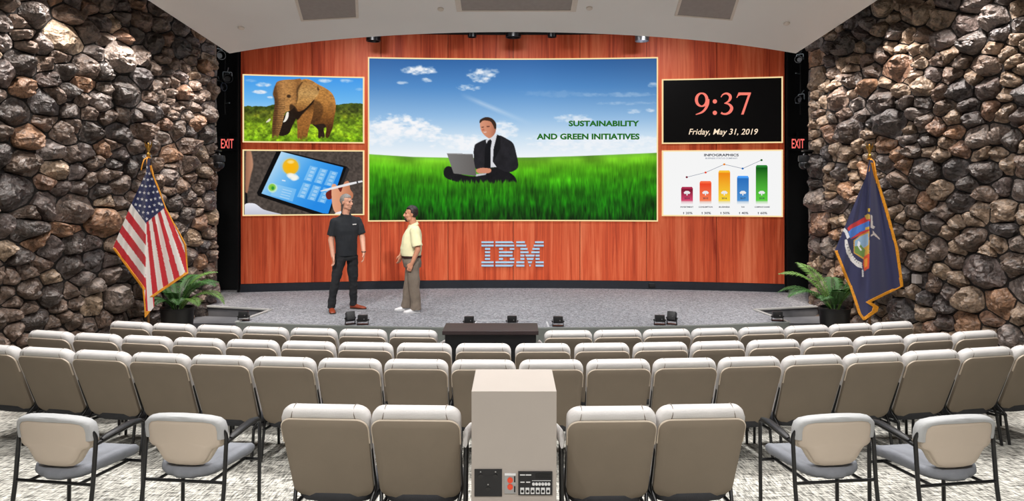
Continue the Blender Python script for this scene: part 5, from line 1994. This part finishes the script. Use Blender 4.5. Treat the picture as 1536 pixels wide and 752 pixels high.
# small pale wall plate let into the stones beyond the blue flag
bm = bmesh.new()
D_ = 9.06
c = at(1385, 418, D_) + Vector((-0.97, -0.25, 0)) * 0.17
nrm_r = Vector((-1.0, -0.25, 0)).normalized()
box(bm, (0, 0, 0), (0.10, 0.075, 0.12), 0.004, Matrix.Rotation(math.atan2(nrm_r.y, nrm_r.x), 4, 'Z'))
o = bm_obj('wall_plate', bm, M['grille'])
o.location = c - nrm_r * 0.06
tag(o, 'small pale outlet plate let into the stones beside blue flag', 'outlet')

# ------------------------------------------------------------------ the two people on the stage
from mathutils import noise as mnoise
def sphere(bm, c, r, seg=14, rot=None):
    r = r if isinstance(r, (tuple, list)) else (r, r, r)
    m = Matrix.Translation(Vector(c))
    if rot is not None:
        m = m @ rot
    bmesh.ops.create_uvsphere(bm, u_segments=seg, v_segments=max(8, seg // 2 + 2), radius=1.0, matrix=m @ Matrix.Diagonal((r[0], r[1], r[2], 1)))

def limb(bm, pts):
    """tapered chain of (point, radius): balls joined by cones, later fused into one skin"""
    pts = [(Vector(p), r) for p, r in pts]
    for p, r in pts:
        sphere(bm, p, r)
    for (p, r), (q, s) in zip(pts[:-1], pts[1:]):
        tube(bm, [p, q], [r, s], 14)

def oval(c, rx, ry, yaw, n=28):
    ca, sa = math.cos(yaw), math.sin(yaw)
    out = []
    for k in range(n):
        a = 2 * math.pi * k / n
        x, y = rx * math.cos(a), ry * math.sin(a)
        out.append((c[0] + x * ca - y * sa, c[1] + x * sa + y * ca, c[2]))
    return out

def fuse(name, bm, material, parent, voxel=0.007, smooth=3, wrinkle=0.0, wscale=9.0, wdir=(1, 1, 1), seed=0):
    """melt overlapping closed shapes into one continuous skin"""
    bmesh.ops.recalc_face_normals(bm, faces=bm.faces[:])
    me = bpy.data.meshes.new(name)
    bm.to_mesh(me)
    bm.free()
    ob = bpy.data.objects.new(name, me)
    COL.objects.link(ob)
    r = ob.modifiers.new('fuse', 'REMESH')
    r.mode = 'VOXEL'
    r.voxel_size = voxel
    if smooth:
        s = ob.modifiers.new('relax', 'SMOOTH')
        s.iterations = smooth
        s.factor = 0.5
    dg = bpy.context.evaluated_depsgraph_get()
    dg.update()
    me2 = bpy.data.meshes.new_from_object(ob.evaluated_get(dg))
    bpy.data.objects.remove(ob)
    bpy.data.meshes.remove(me)
    me2.name = name
    if wrinkle:
        nv = [v.normal.copy() for v in me2.vertices]
        for v, nn in zip(me2.vertices, nv):
            p = Vector((v.co.x * wdir[0], v.co.y * wdir[1], v.co.z * wdir[2])) * wscale + Vector((seed, seed, seed))
            v.co += nn * (mnoise.noise(p) * wrinkle + mnoise.noise(p * 2.3) * wrinkle * 0.45)
    me2.shade_smooth()
    me2.materials.clear()
    me2.materials.append(material)
    o = bpy.data.objects.new(name, me2)
    return put(o, parent)

def hand(bm, wrist, d, thumb, curl=0.5, s=1.0):
    """palm with four unequal curled fingers and a thumb leaving its side; d points to the fingertips, thumb to the thumb side"""
    d = Vector(d).normalized()
    t = Vector(thumb)
    t = (t - d * t.dot(d)).normalized()
    n = d.cross(t).normalized()           # back of the hand / palm axis; fingers curl towards +n
    w = Vector(wrist)
    R = Matrix((t, n, d)).transposed().to_4x4()
    sphere(bm, w + d * 0.048 * s, (0.040 * s, 0.017 * s, 0.052 * s), 14, R)
    sphere(bm, w + d * 0.07 * s, (0.041 * s, 0.014 * s, 0.028 * s), 14, R)
    limb(bm, [(w - d * 0.03 * s, 0.027 * s), (w + d * 0.03 * s, 0.024 * s)])
    for k, (off, ln) in enumerate(((0.030, 0.072), (0.010, 0.082), (-0.011, 0.076), (-0.030, 0.058))):
        p = w + d * 0.088 * s + t * off * s
        e = curl * (0.5 + 0.08 * k)
        ch = [(p - d * 0.02 * s, 0.0095 * s)]
        q = p
        for j, f in enumerate((0.44, 0.31, 0.25)):
            q = q + (d * math.cos(e) + n * math.sin(e)) * ln * f * s
            ch.append((q, (0.0088 - 0.0008 * j) * s))
            e += curl * 0.8
        limb(bm, ch)
    p = w + d * 0.022 * s + t * 0.030 * s
    a = (d * 0.75 + t * 0.6 + n * 0.25).normalized()
    b = (d * 0.95 + t * 0.15 + n * 0.35).normalized()
    limb(bm, [(p, 0.014 * s), (p + a * 0.036 * s, 0.0115 * s), (p + a * 0.036 * s + b * 0.032 * s, 0.0095 * s)])

def head(bm, H):
    """skull, brow, nose, lips, chin, ears and neck in a frame H that looks along its -Y"""
    q = H.to_quaternion().to_matrix().to_4x4()
    def E(c, r):
        sphere(bm, H @ Vector(c), r, 18, q)
    E((0, 0.016, 0.030), (0.074, 0.094, 0.094))
    E((0, -0.026, -0.030), (0.060, 0.066, 0.086))
    E((0, -0.050, -0.096), (0.036, 0.036, 0.028))
    E((0.030, -0.02, -0.075), (0.03, 0.05, 0.035)); E((-0.030, -0.02, -0.075), (0.03, 0.05, 0.035))
    limb(bm, [(H @ Vector((0, -0.088, 0.012)), 0.009), (H @ Vector((0, -0.112, -0.026)), 0.0125), (H @ Vector((0, -0.100, -0.038)), 0.012)])
    E((0.013, -0.098, -0.034), (0.009, 0.011, 0.008)); E((-0.013, -0.098, -0.034), (0.009, 0.011, 0.008))
    limb(bm, [(H @ Vector((-0.036, -0.076, 0.024)), 0.011), (H @ Vector((0, -0.086, 0.026)), 0.011), (H @ Vector((0.036, -0.076, 0.024)), 0.011)])
    limb(bm, [(H @ Vector((-0.020, -0.084, -0.064)), 0.006), (H @ Vector((0, -0.093, -0.063)), 0.008), (H @ Vector((0.020, -0.084, -0.064)), 0.006)])
    limb(bm, [(H @ Vector((-0.016, -0.084, -0.075)), 0.006), (H @ Vector((0, -0.090, -0.076)), 0.008), (H @ Vector((0.016, -0.084, -0.075)), 0.006)])
    for s in (-1, 1):
        E((s * 0.076, 0.012, -0.008), (0.010, 0.020, 0.032))
        E((s * 0.040, -0.062, -0.030), (0.022, 0.022, 0.026))

def eyes_brows(parent, H, hair_m):
    for s in (-1, 1):
        bm = bmesh.new()
        sphere(bm, H @ Vector((s * 0.031, -0.0775, 0.006)), (0.011, 0.011, 0.008), 10)
        bm_obj('eye', bm, M['eye'], parent, angle=80)
        bm = bmesh.new()
        tube(bm, [H @ Vector((s * x, y, z)) for x, y, z in ((0.014, -0.0935, 0.028), (0.032, -0.0885, 0.033), (0.048, -0.077, 0.027))], [0.004, 0.005, 0.0025], 6)
        bm_obj('eyebrow', bm, hair_m, parent, angle=60)
    bm = bmesh.new()
    tube(bm, [H @ Vector(p) for p in ((-0.022, -0.0895, -0.070), (0, -0.0985, -0.0695), (0.022, -0.0895, -0.070))], [0.002, 0.003, 0.002], 5)
    bm_obj('mouth', bm, M['lip'], parent)

def hair_cap(name, parent, H, m_, line, puff=1.0):
    """hair over the skull; `line(x, y, z)` says where hair grows"""
    bm = bmesh.new()
    bmesh.ops.create_uvsphere(bm, u_segments=36, v_segments=26, radius=1.0)
    for v in bm.verts:
        p = Vector((v.co.x * 0.0805 * puff, v.co.y * 0.1015 + 0.018, v.co.z * 0.1005 * puff + 0.032))
        nz = mnoise.noise(p * 90) * 0.0028 + mnoise.noise(p * 30) * 0.003
        g = line(p)
        c = Vector((0, 0.016, 0.03))
        k = 1.0 + nz / 0.09 if g > 0.5 else 0.80 + 0.2 * g * 2 * 0.5
        v.co = H @ (c + (p - c) * k)
    return bm_obj(name, bm, m_, parent, angle=80)

M['skin_fair'] = mat('fair_skin', (222, 164, 138), 0.5, vary=0.06, scale=30)
M['skin_tan'] = mat('tan_skin', (202, 142, 112), 0.5, vary=0.06, scale=30)
M['eye'] = mat('dark_eye', (44, 32, 28), 0.2)
M['lip'] = mat('lip', (168, 92, 82), 0.5)
M['hair_grey'] = mat('grey_hair', (148, 144, 140), 0.6, vary=0.3, scale=80)
M['hair_dark'] = mat('dark_brown_hair', (38, 28, 26), 0.5, vary=0.3, scale=80)
M['polo_black'] = mat('black_polo', (30, 34, 40), 0.85, vary=0.12, bump=0.2, bscale=200)
M['jeans_black'] = mat('black_trousers', (30, 32, 36), 0.85, vary=0.15, bump=0.2, bscale=200)
M['polo_yellow'] = mat('pale_yellow_polo', (236, 232, 190), 0.85, vary=0.03, bump=0.15, bscale=200)
M['slacks'] = mat('grey_brown_slacks', (122, 110, 98), 0.85, vary=0.08, bump=0.15, bscale=200)
M['shoe_brown'] = mat('brown_leather_shoe', (146, 62, 36), 0.4, vary=0.2)
M['shoe_white'] = mat('white_trainer', (226, 226, 228), 0.5, vary=0.04)
M['belt'] = mat('dark_brown_belt', (46, 24, 22), 0.4)
M['sole'] = mat('shoe_sole', (64, 44, 34), 0.7)
M['sole_white'] = mat('white_sole', (206, 206, 208), 0.7)

def shoe(name, parent, heel, toe, m_, sole_m, w=0.046, h=0.085):
    heel, toe = Vector(heel), Vector(toe)
    d = (toe - heel)
    ln = d.length
    d.normalize()
    sd = Vector((-d.y, d.x, 0))
    bm = bmesh.new()
    rings = []
    for f, ww, hh in ((0.0, 0.55, 0.75), (0.04, 0.8, 0.95), (0.15, 0.9, 1.05), (0.32, 0.88, 1.0), (0.48, 0.9, 0.8), (0.68, 1.05, 0.62), (0.85, 0.98, 0.5), (0.96, 0.7, 0.42), (1.0, 0.4, 0.3)):
        c = heel + d * ln * f
        ring = []
        for k in range(14):
            a = 2 * math.pi * k / 14
            z = max(0.012, h * hh * (0.5 + 0.5 * math.sin(a)))
            ring.append(c + sd * (w * ww * math.cos(a)) + Vector((0, 0, z)))
        rings.append(ring)
    loft(bm, rings)
    o = bm_obj(name, bm, m_, parent, angle=60)
    bm = bmesh.new()
    rings = []
    for z, k in ((0.001, 0.98), (0.018, 1.03)):
        ring = []
        for f, ww, s in [(0.0, 0.5, 1), (0.06, 0.85, 1), (0.3, 0.9, 1), (0.68, 1.07, 1), (0.9, 0.88, 1), (1.01, 0.35, 1), (1.01, 0.35, -1), (0.9, 0.88, -1), (0.68, 1.07, -1), (0.3, 0.9, -1), (0.06, 0.85, -1), (0.0, 0.5, -1)]:
            ring.append(heel + d * ln * f + sd * (s * w * ww * k) + Vector((0, 0, z)))
        rings.append(ring)
    loft(bm, rings)
    bm_obj('sole', bm, sole_m, o)
    return o

def collar(parent, c, r, yaw, m_, tilt=0.03):
    bm = bmesh.new()
    rings = []
    n = 24
    gap = 0.35
    for k in range(n + 1):
        a = -math.pi / 2 + gap + (2 * math.pi - 2 * gap) * k / n
        ca, sa = math.cos(a), math.sin(a)
        def P(rr, z):
            x, y = rr * ca, rr * sa
            return Vector((c[0] + x * math.cos(yaw) - y * math.sin(yaw), c[1] + x * math.sin(yaw) + y * math.cos(yaw), c[2] + z + tilt * sa))
        rings.append([P(r, -0.01), P(r - 0.004, 0.032), P(r + 0.006, 0.034), P(r + 0.024, -0.008), P(r + 0.018, -0.012)])
    loft(bm, rings)
    return bm_obj('collar', bm, m_, parent, angle=50)

# ---- the taller man in black, turned towards his partner
pa = stage_pt(520, 466)
A = thing('person', 'person with grey hair in black polo shirt and black trousers standing', 'person', (pa.x, pa.y, STZ + 0.001))
HA = Matrix.Translation((0.005, -0.02, 1.728)) @ Matrix.Rotation(math.radians(66), 4, 'Z') @ Matrix.Rotation(math.radians(3), 4, 'X')
yawA = math.radians(38)
Rsh, Lsh = Vector((-0.165, -0.115, 1.435)), Vector((0.145, 0.125, 1.435))
Rel, Rwr = Vector((-0.215, -0.125, 1.135)), Vector((-0.165, -0.195, 0.885))
Lel, Lwr = Vector((0.225, 0.115, 1.145)), Vector((0.268, 0.015, 0.925))
bm = bmesh.new()
head(bm, HA)
limb(bm, [(Vector((0.005, 0.0, 1.66)), 0.055), (Vector((-0.015, 0.0, 1.55)), 0.057), (Vector((-0.015, 0.0, 1.46)), 0.07)])
loft(bm, [oval((-0.01, 0, z), rx, ry, yawA) for z, rx, ry in ((0.95, 0.15, 0.10), (1.05, 0.145, 0.10), (1.2, 0.155, 0.105), (1.35, 0.17, 0.105), (1.42, 0.14, 0.08), (1.49, 0.08, 0.05))])
limb(bm, [(Rsh - Vector((0, 0, 0.03)), 0.045), (Rel, 0.046), (Rwr, 0.031)])
limb(bm, [(Lsh - Vector((0, 0, 0.03)), 0.045), (Lel, 0.046), (Lwr, 0.031)])
hand(bm, Rwr, (0.06, -0.03, -0.30), (0.5, -0.8, 0), 0.55)
hand(bm, Lwr, (0.02, -0.04, -0.30), (0.2, -0.9, 0), 0.45)
limb(bm, [(Vector((-0.08, -0.055, 0.90)), 0.075), (Vector((-0.15, -0.12, 0.48)), 0.052), (Vector((-0.212, -0.115, 0.09)), 0.036)])
limb(bm, [(Vector((0.07, 0.055, 0.90)), 0.075), (Vector((0.078, 0.10, 0.48)), 0.052), (Vector((0.068, 0.16, 0.09)), 0.036)])
bodyA = fuse('body', bm, M['skin_fair'], A, 0.0065, 3)
eyes_brows(bodyA, HA, M['hair_grey'])
hair_cap('hair', A, HA, M['hair_grey'], lambda p: 1.0 if (p.z > 0.078 + 0.25 * min(0, p.y + 0.05) or (p.y > -0.012 and p.z > 0.012) or (p.y > 0.035 and p.z > -0.055)) else 0.0)
bm = bmesh.new()
loft(bm, [oval((x, y, z), rx, ry, yawA) for x, y, z, rx, ry in ((-0.005, 0, 0.872, 0.176, 0.135), (-0.005, 0, 0.93, 0.175, 0.137), (-0.005, -0.005, 1.03, 0.174, 0.142), (-0.005, -0.01, 1.15, 0.180, 0.142), (-0.01, -0.01, 1.28, 0.202, 0.142), (-0.01, 0, 1.37, 0.222, 0.130), (-0.012, 0, 1.43, 0.222, 0.108), (-0.012, 0, 1.475, 0.175, 0.09), (-0.012, 0, 1.51, 0.105, 0.074), (-0.012, 0, 1.525, 0.075, 0.066))])
for s_, e_ in ((Rsh, Rel), (Lsh, Lel)):
    m_ = s_.lerp(e_, 0.78)
    limb(bm, [(s_ + Vector((0, 0, -0.022)), 0.070), (s_.lerp(e_, 0.4), 0.074)])
    tube(bm, [s_.lerp(e_, 0.3), m_], [0.073, 0.076], 18)
fuse('polo_shirt', bm, M['polo_black'], A, 0.008, 9, 0.010, 8, (1, 1, 0.7), 3)
collar(A, (-0.008, -0.005, 1.512), 0.068, yawA, M['polo_black'])
# small white chest print
fA = Vector((math.sin(yawA), -math.cos(yawA), 0)); lA = Vector((math.cos(yawA), math.sin(yawA), 0))
bm = bmesh.new()
c = Vector((-0.01, 0, 1.375)) + fA * 0.128 + lA * 0.085
box(bm, c, (0.07, 0.008, 0.016), 0, Matrix.Rotation(yawA + 0.25, 4, 'Z'))
bm_obj('chest_print', bm, M['white_ink'], A)
bm = bmesh.new()
loft(bm, [oval((-0.005, 0, z), rx, ry, yawA) for z, rx, ry in ((0.80, 0.14, 0.105), (0.84, 0.165, 0.12), (0.93, 0.160, 0.118), (0.96, 0.155, 0.115))])
limb(bm, [(Vector((-0.08, -0.055, 0.86)), 0.096), (Vector((-0.118, -0.09, 0.66)), 0.086), (Vector((-0.152, -0.12, 0.47)), 0.070), (Vector((-0.185, -0.115, 0.28)), 0.064), (Vector((-0.208, -0.112, 0.14)), 0.058)])
limb(bm, [(Vector((0.07, 0.055, 0.86)), 0.096), (Vector((0.076, 0.08, 0.66)), 0.086), (Vector((0.080, 0.10, 0.47)), 0.070), (Vector((0.075, 0.135, 0.28)), 0.064), (Vector((0.068, 0.16, 0.14)), 0.058)])
tube(bm, [(-0.205, -0.112, 0.16), (-0.213, -0.112, 0.055)], [0.058, 0.062], 18)
tube(bm, [(0.068, 0.158, 0.16), (0.068, 0.163, 0.055)], [0.058, 0.062], 18)
fuse('trousers', bm, M['jeans_black'], A, 0.008, 3, 0.014, 7, (1, 1, 1.6), 8)
shoe('shoe', A, (-0.235, -0.055, 0), (-0.135, -0.300, 0), M['shoe_brown'], M['sole'])
shoe('shoe', A, (0.020, 0.175, 0), (0.285, 0.105, 0), M['shoe_brown'], M['sole'])
bm = bmesh.new()
tube(bm, [Lwr + Vector((0.032 * math.cos(a), 0.032 * math.sin(a), 0.01)) for a in [2 * math.pi * k / 14 for k in range(15)]], 0.007, 6)
bm_obj('wrist_watch', bm, M['black_metal'], A, angle=60)

# ---- the shorter bearded man in pale yellow, seen from his left side
pb = stage_pt(617, 467.5)
B = thing('person', 'person with dark hair and beard in pale yellow polo and grey slacks', 'person', (pb.x, pb.y, STZ + 0.001))
HB = Matrix.Translation((-0.005, -0.01, 1.545)) @ Matrix.Rotation(math.radians(-78), 4, 'Z')
yawB = math.radians(-72)        # facing the man in black
Lsh, Rsh = Vector((0.075, -0.165, 1.285)), Vector((-0.005, 0.165, 1.285))
Lel, Lwr = Vector((0.135, -0.215, 1.00)), Vector((0.045, -0.225, 0.785))
Rel, Rwr = Vector((-0.075, 0.20, 1.00)), Vector((-0.185, 0.13, 0.885))
bm = bmesh.new()
head(bm, HB)
limb(bm, [(Vector((0.01, 0, 1.48)), 0.056), (Vector((0.03, 0.0, 1.38)), 0.06), (Vector((0.035, 0.0, 1.31)), 0.07)])
loft(bm, [oval((0.02, 0, z), rx, ry, yawB) for z, rx, ry in ((0.85, 0.14, 0.11), (0.95, 0.145, 0.12), (1.1, 0.155, 0.12), (1.22, 0.165, 0.11), (1.29, 0.15, 0.09), (1.345, 0.09, 0.06))])
limb(bm, [(Lsh, 0.055), (Lel, 0.044), (Lwr, 0.030)])
limb(bm, [(Rsh, 0.055), (Rel, 0.044), (Rwr, 0.030)])
hand(bm, Lwr, (-0.14, -0.01, -0.28), (-0.9, 0.1, -0.3), 0.7)
hand(bm, Rwr, (-0.06, -0.02, -0.30), (-0.6, -0.7, 0), 0.5)
limb(bm, [(Vector((0.03, -0.085, 0.80)), 0.075), (Vector((0.06, -0.10, 0.43)), 0.052), (Vector((0.085, -0.10, 0.09)), 0.036)])
limb(bm, [(Vector((0.01, 0.085, 0.80)), 0.075), (Vector((-0.05, 0.10, 0.43)), 0.052), (Vector((-0.09, 0.10, 0.09)), 0.036)])
bodyB = fuse('body', bm, M['skin_tan'], B, 0.0065, 3)
eyes_brows(bodyB, HB, M['hair_dark'])
hair_cap('hair', B, HB, M['hair_dark'], lambda p: 1.0 if (p.z > 0.075 + 0.2 * min(0, p.y + 0.05) or (p.y > -0.015 and p.z > 0.005) or (p.y > 0.03 and p.z > -0.075)) else 0.0, 1.04)
bm = bmesh.new()
for c, r in (((0, -0.058, -0.098), (0.034, 0.036, 0.030)), ((0.018, -0.074, -0.08), (0.014, 0.022, 0.024)), ((-0.018, -0.074, -0.08), (0.014, 0.022, 0.024)), ((0, -0.092, -0.054), (0.026, 0.011, 0.007))):
    sphere(bm, HB @ Vector(c), r, 14, HB.to_quaternion().to_matrix().to_4x4())
fuse('beard', bm, M['hair_dark'], B, 0.004, 2, 0.003, 60)
bm = bmesh.new()
loft(bm, [oval((x, 0, z), rx, ry, yawB) for x, z, rx, ry in ((0.0, 0.875, 0.160, 0.150), (-0.005, 0.92, 0.165, 0.162), (-0.005, 1.0, 0.168, 0.168), (0.005, 1.1, 0.176, 0.160), (0.02, 1.2, 0.190, 0.145), (0.03, 1.28, 0.188, 0.118), (0.035, 1.33, 0.145, 0.09), (0.035, 1.365, 0.085, 0.072))])
for s_, e_ in ((Lsh, Lel), (Rsh, Rel)):
    limb(bm, [(s_, 0.082), (s_.lerp(e_, 0.4), 0.080)])
    tube(bm, [s_.lerp(e_, 0.3), s_.lerp(e_, 0.84)], [0.080, 0.086], 18)
fuse('polo_shirt', bm, M['polo_yellow'], B, 0.008, 7, 0.010, 8, (1, 1, 0.7), 13)
collar(B, (0.028, 0, 1.36), 0.066, yawB, M['polo_yellow'])
bm = bmesh.new()
loft(bm, [oval((0.002, 0, z), rx, ry, yawB) for z, rx, ry in ((0.850, 0.160, 0.150), (0.855, 0.166, 0.157), (0.885, 0.166, 0.157), (0.89, 0.160, 0.150))])
bm_obj('belt', bm, M['belt'], B, angle=50)
bm = bmesh.new()
loft(bm, [oval((x, 0, z), rx, ry, yawB) for x, z, rx, ry in ((0.02, 0.70, 0.14, 0.13), (0.015, 0.78, 0.165, 0.148), (0.005, 0.86, 0.158, 0.150), (0.002, 0.875, 0.150, 0.145))])
limb(bm, [(Vector((0.035, -0.085, 0.76)), 0.105), (Vector((0.045, -0.095, 0.58)), 0.098), (Vector((0.06, -0.10, 0.42)), 0.086), (Vector((0.075, -0.10, 0.25)), 0.080), (Vector((0.085, -0.10, 0.13)), 0.080)])
limb(bm, [(Vector((0.01, 0.085, 0.76)), 0.105), (Vector((-0.02, 0.095, 0.58)), 0.098), (Vector((-0.05, 0.10, 0.42)), 0.086), (Vector((-0.075, 0.10, 0.25)), 0.080), (Vector((-0.09, 0.10, 0.13)), 0.080)])
tube(bm, [(0.083, -0.10, 0.15), (0.087, -0.10, 0.045)], [0.080, 0.088], 18)
tube(bm, [(-0.088, 0.10, 0.15), (-0.092, 0.10, 0.045)], [0.080, 0.088], 18)
fuse('slacks', bm, M['slacks'], B, 0.008, 3, 0.014, 7, (1.3, 1.3, 0.8), 21)
shoe('trainer', B, (0.145, -0.085, 0), (-0.095, -0.165, 0), M['shoe_white'], M['sole_white'], 0.050, 0.09)
shoe('trainer', B, (-0.02, 0.105, 0), (-0.275, 0.06, 0), M['shoe_white'], M['sole_white'], 0.050, 0.09)
